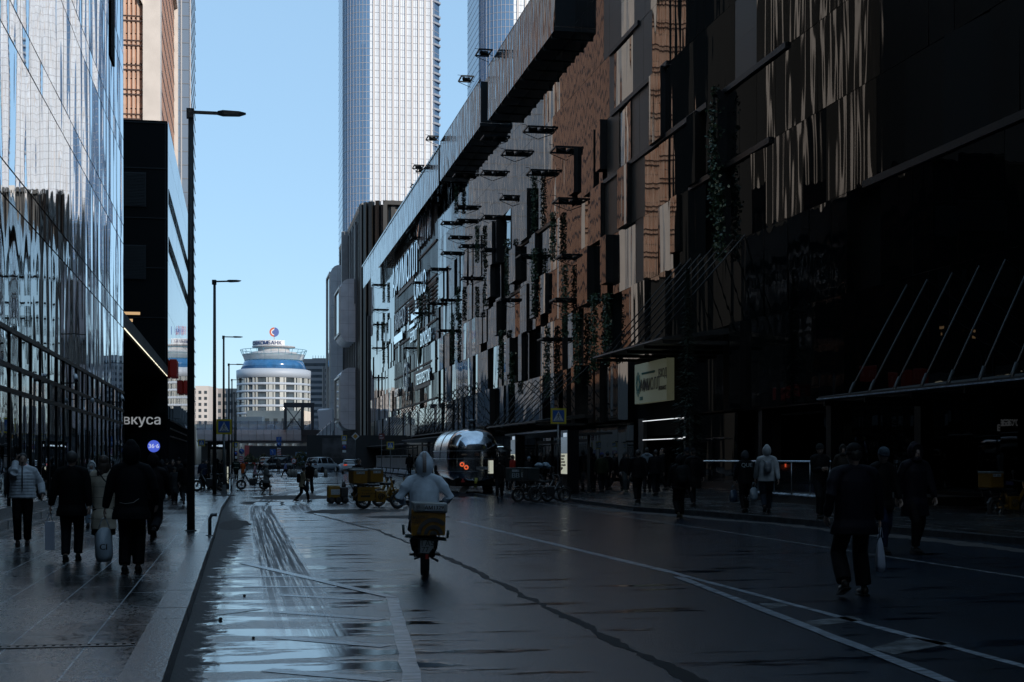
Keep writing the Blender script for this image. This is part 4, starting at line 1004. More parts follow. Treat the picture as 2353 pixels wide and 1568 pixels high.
x, y = gd(816.5, 150); t = thing('priority_sign', 'diamond shaped orange and white priority sign on a tall pole', 'road sign', (x, y, .13)); z = zd(1003, 150)-.13
MB().tube([(0, .03, 0), (0, .03, z)], .04, 8).build('pole', GALV, t)
MB().prism([(0, -.42), (.42, 0), (0, .42), (-.42, 0)], -.02, 0, fr=lambda a, c, w_: (a, w_, z+c)).build('white_diamond', WHT, t); MB().prism([(0, -.27), (.27, 0), (0, .27), (-.27, 0)], -.03, -.021, fr=lambda a, c, w_: (a, w_, z+c)).build('orange_diamond', mat('sign_orange', (.55, .26, .03), .5), t)
x, y = gd(877, 138); t = thing('red_board_sign', 'small dark red information board on a pole before the mall', 'sign', (x, y, .13)); z = zd(1003.5, 138)-.13
MB().tube([(0, .03, 0), (0, .03, z)], .04, 8).build('pole', GALV, t); MB().box(-.28, .28, -.02, 0, z-.28, z+.28).build('board', mat('dull_red', (.16, .03, .03), .5), t); b = MB(); b.box(-.2, .05, -.024, -.0205, z+.05, z+.14); b.box(-.2, .2, -.024, -.0205, z-.1, z-.06); b.box(-.2, .15, -.024, -.0205, z-.2, z-.16); b.build('writing', WHT, t)
def marker(label, px, top, base, d):
    x, y = gd(px, d); t = thing('striped_marker', label, 'road marker', (x, y, 0), 0, 'red and white striped road markers'); z1, z0 = zd(top, d), zd(base, d); w_ = .24
    MB().box(-w_, w_, 0, .04, z0, z1).build('white_board', WHT, t); b = MB(); n = 5; h = (z1-z0)/n
    for k in range(n): b.v([(-w_, -.004, z0+h*k), (w_, -.004, z0+h*(k-.45) if k else z0), (w_, -.004, z0+h*(k+.1)), (-w_, -.004, z0+h*(k+.55))], [(0, 1, 2, 3)])
    b.build('red_stripes', RED, t); MB().tube([(0, .06, 0), (0, .06, z1+.9)], .04, 6).build('pole', GALV, t); disc(t, .30, z1+.42, BLU, 'blue_disc')
    b = MB(); b.tube([(-.14, -.035, z1+.56), (.13, -.035, z1+.28)], .035, 4); b.build('arrow', WHT, t); return t, z1
marker('striped red and white marker with blue arrow disc on the left', 555, 1046, 1068, 160)
t, z1 = marker('striped red and white marker below the footbridge, with two blue signs', 641, 1030, 1048, 180)
MB().box(-.33, .33, 0, .03, z1+.78, z1+1.42).build('blue_square', BLU, t); b = MB(); b.tube([(0, -.01, z1+.85), (0, -.01, z1+1.3)], .05, 4); b.build('white_arrow', WHT, t)
x, y = gd(627, 175); t = thing('blue_square_sign', 'blue square arrow sign on a grey pole below the footbridge', 'road sign', (x, y, 0)); MB().box(-.35, .35, 0, .03, 2.0, 2.75).build('board', BLU, t); MB().tube([(0, .05, 0), (0, .05, 2.7)], .04, 6).build('pole', GALV, t); b = MB(); b.tube([(0, -.01, 2.1), (0, -.01, 2.45), (-.15, -.01, 2.6)], .04, 4); b.build('arrow', WHT, t)
x, y = gd(675, 150); t = thing('speed_limit_sign', 'round red rimmed speed limit sign reading 5 before the hedge', 'road sign', (x, y, 0)); MB().tube([(0, .05, 0), (0, .05, 1.4)], .04, 6).build('pole', GALV, t)
disc(t, .27, 1.33, RED, 'red_rim'); disc(t, .21, 1.33, WHT, 'white_face', -.04); text('5', .34, (0, -.05, 1.33), (1, 0, 0), SBLK, 'numeral', t, .01, 1, .015)
t = thing('barrier_boom', 'lowered red and white striped barrier boom in the far distance', 'barrier', gd(559, 165)+(0,)); b = MB(); c = MB()
for k in range(6): (b if k % 2 else c).box(k*.42+.15, k*.42+.57, -.04, .04, 1.0, 1.1)
b.build('white_sections', WHT, t); c.build('red_sections', RED, t); MB().box(-.15, .15, -.15, .15, 0, 1.15).build('post', GREYP, t)
t0 = None
for i, px in enumerate((665, 672, 679.5, 726, 748.5)):
    p = gd(px, 124)+(0,); lab = ['stone bollard, leftmost of the close row of three', 'stone bollard in the middle of the close row of three', 'stone bollard, rightmost of the close row of three', 'lone stone bollard left of the rear wheel of the white estate car', 'lone stone bollard right of the other lone one, before the white estate car'][i][:90]
    if t0 is None:
        t0 = thing('bollard', lab, 'bollard', p, 0, 'stone bollards across the far road'); MB().lathe([(.18, 0), (.15, .45), (.13, .58), (.06, .66), (.001, .67)], n=16).build('shaft', mat('bollard_stone', (.30, .27, .23), .7), t0)
    else: dup(t0, p, 0, lab)
# low bent pipe posts
for px, py, h, lab in ((482, 1232, .42, 'low bent steel pipe post beside the nearest lamp'), (531, 1127, .6, 'low bent steel pipe post farther up the left kerb')):
    x, y = gp(px, py, .13); t = thing('pipe_post', lab, 'post', (x, y, .13)); MB().tube([(0, 0, 0), (0, 0, h-.08), (.04, 0, h), (.14, 0, h)], .035, 8).build('pipe', GALV, t); MB().lathe([(.08, 0), (.08, .02)], n=12).build('foot', GALV, t)
# rounded dark box sign hanging at the upper left corner
t = thing('hanging_box', 'dark rounded box hanging out of focus at the upper left corner', 'sign box', (-1.62, 8.35, 3.66))
b = MB(); b.box(-.25, .19, 0, .3, 0, 2.6); b.bevel(.07, 3); b.build('box', mat('box_dark', (.03, .03, .032), .6), t, smooth=False); MB().tube([(-1.6, .15, 2.2), (-.2, .15, 2.2)], .04, 8).build('arm', POLE, t)
# ---- lit advertising columns and shelters ----
CREAM = mat('screen_cream', (.6, .6, .5), .4, emis=((.80, .82, .66), .42)); PICT = mat('screen_picture', (.05, .06, .07), .2, emis=((.42, .55, .68), .22), var=(4, .9))
def adcol(label, px, d, hh, wide=.5, ln=1.25, X=None):
    x, y = gd(px, d); t = thing('advert_column', label, 'advertising column', (x, y, .135), 0, 'black advertising columns with lit screens')
    b = MB(); b.box(0, wide, 0, ln, 0, hh); b.build('body', mat('ad_body', (.006, .007, .008), .25), t)
    MB().box(-.012, -.002, .06, ln-.06, .85, 1.72).build('cream_screen', CREAM, t); MB().box(-.012, -.002, .06, ln-.06, 1.725, hh-.3).build('picture_screen', PICT, t)
    MB().box(-.014, -.002, .12, ln*.6, hh-.29, hh-.12).build('header', mat('header_lit', (.4, .5, .6), .4, emis=((.6, .75, .9), .5)), t)
    for k, s in enumerate(('Продавайте', 'продажи,', 'доставляйте', 'и возвращайте', 'Точки')): text(s, .125, (-.02, ln-.12, 1.62-k*.13), (0, -1, 0), SBLK, 'lettering', t, .004, .95, .004, 'LEFT')
    return t
adcol('black advertising column with lit cream screen beside the large crossing sign', 1304, 60.3, 2.72); adcol('black advertising column with lit cream screen behind the parked dark bikes', 1184, 72.5, 2.75)
b = MB()
def shelter(label, X0, X1, y0, y1, z):
    t = thing('bus_shelter', label, 'bus shelter', (X0, y0, .135), 0, 'flat roofed shelters along the right pavement'); D_ = y1-y0; W_ = X1-X0
    b = MB(); b.loft([[(x, 0, z+q), (x, D_, z+q), (x, D_, z+q+.10), (x, 0, z+q+.10)] for x, q in ((0, .16), (W_*.3, .0), (W_, .05))], smooth=False); b.build('roof', DPAINT, t)
    b = MB(); [b.box(W_*.6, W_*.6+.12, yy, yy+.12, 0, z+.02) for yy in fr(.6, D_-.7, 4)]; b.box(W_*.6+.02, W_*.6+.1, .6, D_-.6, z-.3, z-.15); b.build('posts', DPAINT, t)
    MB().box(W_*.6+.05, W_*.6+.07, .7, D_-.7, .3, z-.35).build('rear_glass', mat('shelter_glass', (.02, .025, .03), .05, alpha=.35), t)
    MB().box(-.05, -.001, 0, D_, z+.17, z+.24).build('edge', mat('rim_metal', (0, 0, 0)), t); MB().box(W_*.35, W_*.55, 1.5, D_-1.5, .42, .47).build('bench', DPAINT, t)
shelter('dark bus shelter with thin flat roof between the two lit advertising columns', 13.9, 16.4, 61.8, 74.5, 2.55)
shelter('dark bus shelter with thin flat roof to the left of the silver trailer', 13.6, 16.2, 98, 121, 2.8); shelter('farthest dark bus shelter along the mall pavement', 16.2, 18.6, 143, 186, 2.75)
x, y = gd(477, 70); t = thing('glass_kiosk_frame', 'black framed glass stop with lit narrow screen behind the second lamp post', 'shelter', (x, y, .135))
b = MB(); b.box(0, .12, 0, .3, 0, 2.35); b.box(.9, 1.05, 0, .3, 0, 2.35); b.box(.12, .9, 0, .3, 1.95, 2.35); b.box(.12, .9, 0, .3, 0, .25); b.build('frame', mat('ad_body', (0, 0, 0)), t)
MB().box(.94, 1.0, -.012, -.002, .25, 1.1).build('lit_screen', CREAM, t); b = MB(); b.box(.22, .5, -.01, -.002, 2.1, 2.16); b.box(.52, .72, -.01, -.002, 2.08, 2.18); b.build('header', mat('header_lit', (0, 0, 0)), t); MB().box(.12, .9, .1, .12, .25, 1.95).build('pane', mat('shelter_glass', (0, 0, 0)), t)
# glass railing on a plinth
t = thing('glass_railing', 'glass railing with metal handrail on a snow edged plinth before the mall', 'railing', (18.3, 42.6, .13))
b = MB(); b.box(.1, 5.5, 0, 6.5, 0, .27); b.build('plinth', mat('plinth_dark', (.03, .03, .03), .5), t)
b = MB(); [b.tube([(0.15, yy, .3), (.15, yy, 1.4)], .022, 8) for yy in fr(0, 6.4, 1.6)]; b.build('posts', mat('chrome', (.25, .25, .25), .3, 1), t)
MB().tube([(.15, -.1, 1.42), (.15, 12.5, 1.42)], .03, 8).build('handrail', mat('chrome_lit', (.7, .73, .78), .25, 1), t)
b = MB(); yy = fr(0, 6.4, 1.6); [b.box(.14, .155, yy[i]+.05, yy[i+1]-.05, .38, 1.32) for i in range(4)]; b.build('glass', mat('rail_glass_dark', (.035, .045, .05), .06, alpha=.45), t)
b = MB(); r = random.Random(3); [b.ell((.1+r.uniform(-.03, .2), r.uniform(0, 6.4), .28), .10, .2, .035+.03*r.random(), 7, 5) for _ in range(70)]; b.build('snow', SNOW, t)
b = MB(); b.box(.1, .13, 3.62, 3.7, 1.22, 1.34); b.box(.1, .13, 1.0, 1.03, 1.26, 1.32); b.build('red_tag', mat('tag_red', (.6, .06, .03), .5, emis=((.8, .1, .04), .35)), t)
t = thing('panel_fence', 'grey panel fence with bright top rail at the foot of the mall, centre', 'fence', (15.6, 132, .13)); MB().box(0, .1, 0, 34, .5, 1.55).build('panels', GREYP, t); b = MB(); b.box(-.05, .12, 0, 34, 1.7, 1.78); [b.box(0, .08, q, q+.08, 0, 1.7) for q in fr(0, 33.9, 8.5)]; b.build('rail', mat('rim_metal', (0, 0, 0)), t); MB().box(-.3, .4, 0, 34, 0, .35).build('kerb', SNOW, t)
# small spruce tree in the dark by the entrance
x, y = gd(1580, 69); t = thing('spruce_tree', 'slim dark spruce tree standing in the gloom right of the entrance sign', 'tree', (x, y, .13)); b = MB(); r = random.Random(8)
for k in range(2600):
    z = 1.2+9.5*r.random()**.8; rr_ = (1-(z-1.2)/9.8)*1.15*(.55+.45*abs(math.sin(z*4.2))); a = r.uniform(0, 6.28); q = rr_*math.sqrt(r.random()); s = r.uniform(.08, .2)
    p = Vector((q*math.cos(a), q*math.sin(a), z)); dv = Vector((math.cos(a), math.sin(a), -.35))*s; sv = Vector((-math.sin(a), math.cos(a), 0))*s*.3; b.v([p-dv, p-sv, p+dv, p+sv], [(0, 1, 2, 3)])
b.build('crown', mat('spruce', (.010, .022, .014), .7), t, fix=False); MB().tube([(0, 0, 0), (0, 0, 10.4)], [.13, .02], 8).build('trunk', mat('bark', (.03, .022, .018), .8), t)

# ---- silver trailer ----
ALU = mat('polished_aluminium', (.62, .64, .68), .13, 1, bump=(1.6, .35, (1, 1, 1), .012), var=(3, .15)); ALUS = mat('aluminium_trim', (.10, .11, .12), .3, 1)
x, y = gd(1095, 67.5); TR = thing('food_trailer', 'polished silver rounded food trailer parked on the right side of the road', 'trailer', (x, y, 0), R(-1))
def tring(yy, s, zc=1.55, W_=1.24, HT=1.5):
    o = []
    for k in range(40):
        a = 2*math.pi*k/40; ca, sa_ = math.cos(a), math.sin(a); e = .62 if sa_ > 0 else .42
        o.append((math.copysign(abs(ca)**e, ca)*W_*s, yy, zc + math.copysign(abs(sa_)**(.80 if sa_ > 0 else .5), sa_)*(HT if sa_ > 0 else 1.08)*(.15+.85*s if sa_ > 0 else .88+.12*s)))
    return o
b = MB(); rings = []
for k in range(9): a = R(90*k/8); rings.append(tring(1.25-1.25*math.cos(a) if 0 else 1.25*(1-math.sin(a)) , .02+.98*(1-(1-math.sin(math.pi/2-a+0))**1 if 0 else math.cos(a)) ))
rings = [tring(1.25*(1-math.sin(R(90*(1-k/9)))), max(.05, math.cos(R(90*(1-k/9)))**.5)) for k in range(10)]
rings += [tring(yy, 1) for yy in (2.2, 3.6, 5, 6.2, 7.2)] + [tring(7.2+1.1*math.sin(R(a)), max(.05, math.cos(R(a))**.6)) for a in (25, 50, 70, 85)]
b.loft(rings); b.build('body', ALU, TR)
b = MB()
for z in (1.02, 1.62, 2.0):
    pr = []
    for rg in rings[1:]:
        # outline point of ring at height z on the left side
        best = min((p for p in rg if p[0] < 0), key=lambda p: abs(p[2]-z)); pr.append((best[0]-.012, best[1], z))
    b.tube([(-q[0], q[1]-.012, z) for q in pr[:6]][::-1] + [(q[0], q[1]-.012, z) for q in pr[:6]], .014, 4); b.tube(pr[5:14], .014, 4)
b.tube([(p[0]*1.006, 1.3, p[2]+.004) for p in tring(1.3, 1)[:21]], .02, 4); b.tube([(p[0]*1.006, 4.2, p[2]+.004) for p in tring(4.2, 1)[:21]], .015, 4)
b.build('seams', ALUS, TR)
b = MB(); b.lathe([(.16, 0), (.18, .25), (.14, .3), (.14, .4)], (0, 1.5, 3.0), 16); b.lathe([(.25, .42), (.2, .5), (.001, .55)], (0, 1.5, 3.0), 16); b.build('roof_vent', mat('vent_metal', (.05, .055, .06), .3, .8), TR)
b = MB()
for x_, z in ((-.70, 1.36), (-.50, 1.22)): b.lathe([(.13, -.06), (.15, .1)], (x_, .02, z), 20, 'Y')
b.build('lamp_housing', ALUS, TR)
for x_, z in ((-.70, 1.36), (-.50, 1.22)): MB().lathe([(.055, -.03), (.11, -.03), (.11, 0), (.055, 0), (.055, -.03)], (x_, -.05, z), 20, 'Y', cap=False).build('tail_light', mat('tail_glow', (.4, .05, .02), .4, emis=((1, .17, .06), .6)), TR)
p = MB().box(.0, .56, -.06, -.04, 1.12, 1.25).build('number_plate', mat('plate_dim', (.35, .36, .37), .5), TR); o = text('ХУ6470 77', .125, (.28, -.068, 1.185), (1, 0, 0), SBLK, 'plate_lettering', p, .004, .9, .003)
b = MB(); b.box(-1.0, 1.0, .1, 6.8, .32, .62); b.box(-.9, .9, -.25, .1, .38, .46); b.tube([(-.9, -.2, .42), (.9, -.2, .42)], .035, 8); b.build('chassis', BLACK, TR)
for sx in (-1.02, 1.02):
    for yy in (3.1, 4.0):
        wl = MB(); wl.lathe([(.18, -.11), (.34, -.1), (.36, 0), (.34, .1), (.18, .11)], (sx, yy, .36), 24, 'X'); w0 = wl.build('wheel', mat('tyre', (.012, .012, .012), .8), TR); MB().lathe([(.001, -.1), (.19, -.09), (.19, .09), (.001, .1)], (sx, yy, .36), 16, 'X').build('rim', GALV, w0)
b = MB(); b.tube([(-.08, -.14, .25), (-.02, -.14, .72)], .07, 10); b.build('gas_bottle', mat('bottle_yellow', (.35, .30, .03), .4), TR)
MB().prism([(0, 0), (.2, 0), (.1, .19)], -.02, 0, fr=lambda a, c, w_: (a-.78, -.22+w_, .52+c)).build('reflector', RED, TR)
b = MB(); b.loft([[(1.15, yy, 2.25), (1.5, yy, 2.36), (1.9, yy, 2.22), (2.05, yy, 2.0), (2.0, yy, 1.99), (1.5, yy, 2.30)] for yy in (1.9, 5.2)]); b.build('hatch_awning', DPAINT, TR)
MB().box(1.3, 1.75, 2.0, 2.04, 2.21, 2.235).build('awning_light', mat('cool_strip', (.5, .6, .7), .5, emis=((.55, .8, 1), 1.0)), TR)
b = MB(); b.box(.62, .80, -.02, .0, .95, 1.9); 
MB().box(.62, .80, -.055, -.03, .92, 1.55).build('menu_board', CREAM, TR)
b = MB(); b.ell((-.6, -.02, 1.82), .14, .02, .05, 12, 6); b.ell((-.6, -.03, 1.82), .17, .015, .022, 12, 6); b.build('hotdog_picture', mat('bun', (.25, .16, .10), .6), TR)
b = MB(); b.ell((.02, -.05, 1.87), .12, .02, .05, 12, 6); b.box(-.1, .14, -.07, -.045, 1.76, 1.79); b.box(-.1, .14, -.07, -.045, 1.80, 1.83); b.build('burger_picture', mat('burger', (.09, .04, .03), .6), TR)
t = thing('side_mirror_board', 'pale bent panel leaning on the road at the left foot of the trailer', 'panel', gp(1064, 1133)+(0,)); MB().loft([[(-.25, 0, .05), (-.2, .03, .05), (.15, .03, .42), (.1, 0, .42)], [(.05, -.1, .0), (.1, -.07, .0), (.32, -.07, .3), (.27, -.1, .33)]], smooth=False).build('panel', LGREY, t)

# ---- cars ----
CARW = mat('car_white', (.55, .57, .60), .25, coat=.6); CARD = mat('car_dark', (.015, .016, .018), .25, coat=.6); CGL = mat('car_glass', (.015, .02, .025), .05, ior=1.7); TYRE = mat('tyre', (0, 0, 0)); TLR = mat('car_tail', (.3, .02, .02), .3, emis=((1, .10, .03), .35)); TLD = mat('car_tail_off', (.10, .01, .01), .3)
def car(label, px, d, rz, m, Ln=4.6, Wd_=1.85, H_=1.66, suv=True, tail=TLR):
    x, y = gd(px, d); t = thing('parked_car', label, 'car', (x, y, 0), rz); hw = Wd_/2; L2 = Ln/2
    # length along local Y, rear at -Y
    def sec(yy, w_, z0, zb_, zt, wt): return [(-w_, yy, z0), (w_, yy, z0), (w_*1.01, yy, (z0+zb_)/2), (w_, yy, zb_), (wt, yy, zt), (-wt, yy, zt), (-w_, yy, zb_), (-w_*1.01, yy, (z0+zb_)/2)]
    hb_ = .98 if suv else .92
    S = [(-L2, .86, .38, .80, .84, .80), (-L2+.06, .97, .28, .92, 1.0, .88), (-L2+.35, 1, .24, hb_, hb_+.06, .9), (-L2+1.2, 1, .24, hb_, hb_+.04, .92), (0, 1, .24, hb_, hb_+.03, .92), (.9, 1, .24, hb_-.02, hb_, .92), (1.3, 1, .24, hb_-.06, hb_-.02, .9), (L2-.3, .95, .26, .72, .78, .85), (L2, .8, .36, .6, .62, .7)]
    b = MB(); b.loft([sec(yy, hw*a, z0, zb_, zt, hw*wt) for yy, a, z0, zb_, zt, wt in S]); b.build('body', m, t)
    b = MB(); C_ = [(-L2+(.10 if suv else .75), .84, hb_+.03, hb_+.05), (-L2+(.45 if suv else 1.35), .76, hb_+.02, H_-.06), (-.2, .74, hb_, H_), (.55, .76, hb_, H_-.08), (1.35, .84, hb_-.06, hb_)]
    b.loft([[(-hw*.92, yy, z0), (hw*.92, yy, z0), (hw*a, yy, zt), (-hw*a, yy, zt)] for yy, a, z0, zt in C_]); b.build('cabin_glass', CGL, t)
    b = MB(); b.loft([[(-hw*a*.96, yy, zt), (hw*a*.96, yy, zt), (hw*a*.9, yy, zt+.05), (-hw*a*.9, yy, zt+.05)] for yy, a, _, zt in C_[1:4]])
    for sx in (-1, 1):
        for i in range(len(C_)-1):
            (ya, aa, _, za), (yb_, ab, _, zb_) = C_[i], C_[i+1]; b.tube([(sx*hw*aa*1.005, ya, za), (sx*hw*ab*1.005, yb_, zb_)], .045, 5)
        b.tube([(sx*hw*.93, -.2, hb_), (sx*hw*.745, -.2, H_)], .04, 5); b.tube([(sx*hw*.93, -L2+.9, hb_), (sx*hw*.755, -L2+.8, H_-.05)], .06, 5)
    b.build('roof', m, t)
    for sx in (-1, 1):
        for yy in (-L2+.85, L2-.9):
            wl = MB(); wl.lathe([(.2, -.11), (.32, -.11), (.345, 0), (.32, .11), (.2, .11)], (sx*(hw-.08), yy, .345), 22, 'X'); w0 = wl.build('wheel', TYRE, t); MB().lathe([(.001, -.11), (.2, -.09), (.2, .09), (.001, .115)], (sx*(hw-.08), yy, .345), 16, 'X').build('rim', GALV, w0)
        b = MB(); b.box(sx*hw*.62-.18, sx*hw*.62+.18, -L2-.01, -L2+.12, .84, .98); b.build('tail_light', tail if (sx < 0 or tail is TLD) else TLD, t); b = MB(); b.ell((sx*(hw+.1), .75, hb_+.08), .1, .07, .07); b.build('door_mirror', m, t)
    MB().box(-hw*.85, hw*.85, -L2-.03, -L2+.2, .28, .5).build('bumper', DPAINT, t); MB().box(-.26, .26, -L2-.02, -L2+.05, .62, .73).build('number_plate', WHT, t); return t
car('white estate car turning away at the far crossing, seen from behind its left side', 742, 163, R(-38), CARW, H_=1.70, tail=TLD)
car('white saloon car with a lit red tail lamp, right of the snow heap', 806, 152, R(-4), CARW, H_=1.46, suv=False)
car('black van parked behind the bollards in the distance', 636, 178, R(80), CARD, H_=1.9, tail=TLD); car('dark car with pale blue windscreen under the far end of the bridge', 611, 200, R(170), CARD, H_=1.7, tail=TLD)

# ---- delivery robot ----
DY = mat('delivery_yellow', (.32, .155, .010), .5, var=(5, .2)); DYD = mat('delivery_black', (.010, .011, .012), .55)
x, y = gp(775, 1157); t = thing('delivery_robot', 'small yellow six wheeled delivery robot with a flag antenna on the wet road', 'delivery robot', (x, y, 0), R(4))
b = MB(); b.box(-.36, .08, -.25, .25, .20, .64); b.bevel(.04); b.build('yellow_body', DY, t)
b = MB(); b.box(.085, .37, -.24, .24, .2, .6); b.bevel(.04); b.build('dark_front', DYD, t); b = MB(); b.box(-.35, .075, -.24, .24, .645, .67); b.bevel(.01, 1); b.build('lid', mat('lid_pale', (.4, .36, .25), .5), t)
for sx in (-.24, .02, .27):
    for sy in (-.27, .27): wl = MB(); wl.lathe([(.05, -.05), (.11, -.05), (.12, 0), (.11, .05), (.05, .05)], (sx, sy, .12), 18, 'Y'); w0 = wl.build('wheel', TYRE, t); MB().lathe([(.001, -.045), (.05, -.045), (.05, .045), (.001, .045)], (sx, sy, .12), 10, 'Y').build('hub', DYD, w0)
MB().box(-.26, .06, -.262, -.252, .33, .52).build('white_label', WHT, t); text('я доставляю', .06, (-.10, -.268, .46), (1, 0, 0), SBLK, 'lettering', t, .002); text('бесплатно', .06, (-.10, -.268, .385), (1, 0, 0), SBLK, 'lettering', t, .002)
MB().tube([(.02, -.1, .6), (-.06, -.1, 1.25)], .008, 5).build('antenna', DYD, t); MB().box(-.10, -.05, -.11, -.09, 1.18, 1.32).build('flag', WHT, t)
b = MB(); b.lathe([(.08, .6), (.08, .68), (.06, .72), (.06, .78), (.03, .8)], (.24, 0, 0), 12); b.tube([(.2, 0, .78), (.19, 0, .88)], .015, 5); b.tube([(.28, 0, .78), (.29, 0, .87)], .015, 5); b.build('sensor_head', DYD, t)
# ---- delivery bikes ----
def wheel(t, yy, r, w_=.06, spk=True, x=0):
    wl = MB(); n = 28
    wl.lathe([(r-w_*1.3, -w_*.7), (r-.02, -w_), (r, 0), (r-.02, w_), (r-w_*1.3, w_*.7), (r-w_*1.3, -w_*.7)], (x, yy, r), n, 'X', cap=False); w0 = wl.build('wheel', TYRE, t)
    b = MB(); b.lathe([(r-w_*1.9, -.02), (r-w_*1.2, -.02), (r-w_*1.2, .02), (r-w_*1.9, .02), (r-w_*1.9, -.02)], (x, yy, r), n, 'X', cap=False); b.lathe([(.001, -.04), (.05, -.04), (.05, .04), (.001, .04)], (x, yy, r), 12, 'X')
    for k in range(8 if spk else 0): a = math.pi*2*k/8; b.tube([(x, yy+.05*math.cos(a), r+.05*math.sin(a)), (x, yy+(r-w_*1.5)*math.cos(a), r+(r-w_*1.5)*math.sin(a))], .012, 4, cap=False)
    b.build('rim', GALV, w0); return w0
def spiral(t, c, s, m, x):
    b = MB(); q = [(x, c[0]+math.cos(a)*s*(1-a/13), c[1]+math.sin(a)*s*(1-a/13)) for a in [i*.35 for i in range(32)]]; b.tube(q, s*.13, 4); b.build('spiral_emblem', m, t)
def ebike(label, loc, rz, col, box=None, txt=None, plate=None, panel=False, cat='delivery bike', name='delivery_bike', grp='parked delivery bikes'):
    """nose towards +Y, 1.75 m long"""
    t = thing(name, label, cat, loc, rz, grp); FR = mat('bike_'+col, (.27, .125, .008) if col == 'yellow' else (.014, .016, .018), .45)
    wheel(t, .62, .27); wheel(t, -.55, .27)
    b = MB(); b.tube([(0, -.55, .27), (0, -.15, .33), (0, .18, .36), (0, .42, .78)], [.03, .05, .05, .04], 8); b.tube([(0, .62, .27), (0, .47, .68), (0, .38, 1.0)], .03, 8); b.tube([(0, -.55, .27), (0, -.30, .72)], .03, 6); b.tube([(0, -.15, .33), (0, -.22, .74)], .035, 6)
    b.build('frame', FR, t); b = MB(); b.box(-.09, .09, -.14, .2, .22, .60); b.bevel(.03); b.build('battery_case', FR, t)
    b = MB(); b.tube([(-.34, .24, 1.06), (-.2, .36, 1.02), (.2, .36, 1.02), (.34, .24, 1.06)], .018, 8); [b.tube([(s*.3, .3, 1.05), (s*.36, .34, 1.24)], .008, 5) for s in (-1, 1)]; b.build('handlebar', DYD, t)
    b = MB(); [b.ell((s*.37, .35, 1.28), .05, .015, .06) for s in (-1, 1)]; b.build('mirrors', DYD, t)
    b = MB(); b.box(-.12, .12, -.48, -.02, .74, .82); b.bevel(.03); b.build('seat', DYD, t); MB().box(-.07, .07, .44, .5, .82, .94).build('headlight', DYD, t)
    b = MB(); b.box(-.2, .2, -.98, -.42, .80, .83); b.tube([(-.18, -.95, .82), (-.15, -.6, .3)], .012, 4); b.tube([(.18, -.95, .82), (.15, -.6, .3)], .012, 4); b.build('rear_rack', DYD, t)
    b = MB(); b.loft([[(s*.05, y, z) for s in (-1, 1)] + [(s*.05, y, z+.02) for s in (1, -1)] for y, z in ((-.84, .4), (-.72, .55), (-.5, .6), (-.3, .52))], smooth=False); b.loft([[(s*.05, y, z) for s in (-1, 1)] + [(s*.05, y, z+.02) for s in (1, -1)] for y, z in ((.9, .42), (.78, .55), (.6, .6), (.44, .52))], smooth=False); b.build('mudguards', DYD, t)
    b = MB(); b.tube([(.06, 0, .3), (.2, -.06, .02)], .012, 5); b.build('stand', DYD, t)
    if col == 'yellow':
        for sx in (-.10, .10): spiral(t, (.03, .40), .12, DYD, sx)
    if panel:
        for sx in (-.26, .26):
            MB().box(min(sx, sx*1.05), max(sx, sx*1.05), -.82, -.25, .28, .72).build('yellow_panel', FR, t)
            xx = sx*1.07; [text(s, .085, (xx, -.53, z), (0, 1 if sx > 0 else -1, 0), SBLK, 'panel_lettering', t, .002) for s, z in (('курьеры', .62), ('за 1₽ в неделю', .52))]; MB().box(min(xx, xx*1.004), max(xx, xx*1.004), -.72, -.4, .40, .46).build('black_strip', SBLK, t)
    if box:
        q = tag(bpy.data.objects.new('delivery_box', None), box, 'delivery box', 'insulated boxes on the parked bikes'); COL.objects.link(q)
        M = Matrix.Translation(Vector(loc)) @ Matrix.Rotation(rz, 4, 'Z'); q.location = M @ Vector((0, -.72, .84)); q.rotation_euler = (0, 0, rz)
        bm_ = mat('box_yellow', (.27, .12, .008), .55, bump=(6, .4)) if col == 'yellow' else mat('box_green_black', (.018, .026, .024), .5, bump=(6, .4))
        b = MB(); b.box(-.25, .25, -.24, .24, 0, .44); b.bevel(.02); b.build('bag', bm_, q); b = MB(); b.box(-.255, .255, -.245, .245, .40, .46); b.bevel(.015); b.build('lid', mat('lid_grey', (.22, .23, .22), .5) if col == 'yellow' else bm_, q)
        if plate:
            for sx in (-1, 1): MB().box(min(sx*.256, sx*.262), max(sx*.256, sx*.262), -.14, .14, .31, .39).build('number_label', WHT, q); text(plate, .08, (sx*.265, 0, .35), (0, sx, 0), SBLK, 'label_lettering', q, .002)
        if txt:
            for sx in (-1, 1): text(txt, .24, (sx*.262, 0, .16), (0, sx, 0), mat('dim_letters', (.35, .38, .38), .5), 'side_lettering', q, .004, 1, .008)
    return t
def gpz(px, py): return gp(px, py)+(0,)
ebike('yellow delivery bike at the front of the trio, with a lettered side panel', gpz(872, 1170), R(-78), 'yellow', 'yellow insulated box with grey lid on the frontmost yellow bike', None, 'АК 0521', True)
ebike('yellow delivery bike in the middle of the trio, left of the rider', gpz(904, 1164), R(-72), 'yellow', 'yellow insulated box on the middle yellow bike of the trio', None, 'АЕ 4410', False)
ebike('yellow delivery bike at the back of the trio, behind the other two', gpz(862, 1156), R(-84), 'yellow', 'yellow insulated box on the rearmost yellow bike of the trio', None, 'АК 1077', False)
ebike('dark delivery bike nearest the trailer, with a big lettered box', gpz(1222, 1154), R(-84), 'dark', 'dark green box with large pale ВВ letters on the left dark bike', 'ВВ', '2157 ВВ', False)
ebike('dark delivery bike in the middle of the dark group by the kerb', gpz(1247, 1151), R(-96), 'dark', 'dark green box with smaller visible letters on the middle dark bike', 'ВВ', None, False)
ebike('dark delivery bike nearest the large right crossing sign', gpz(1262, 1155), R(-80), 'dark', 'dark box with a pale sack on it, on the right dark bike', None, None, False)
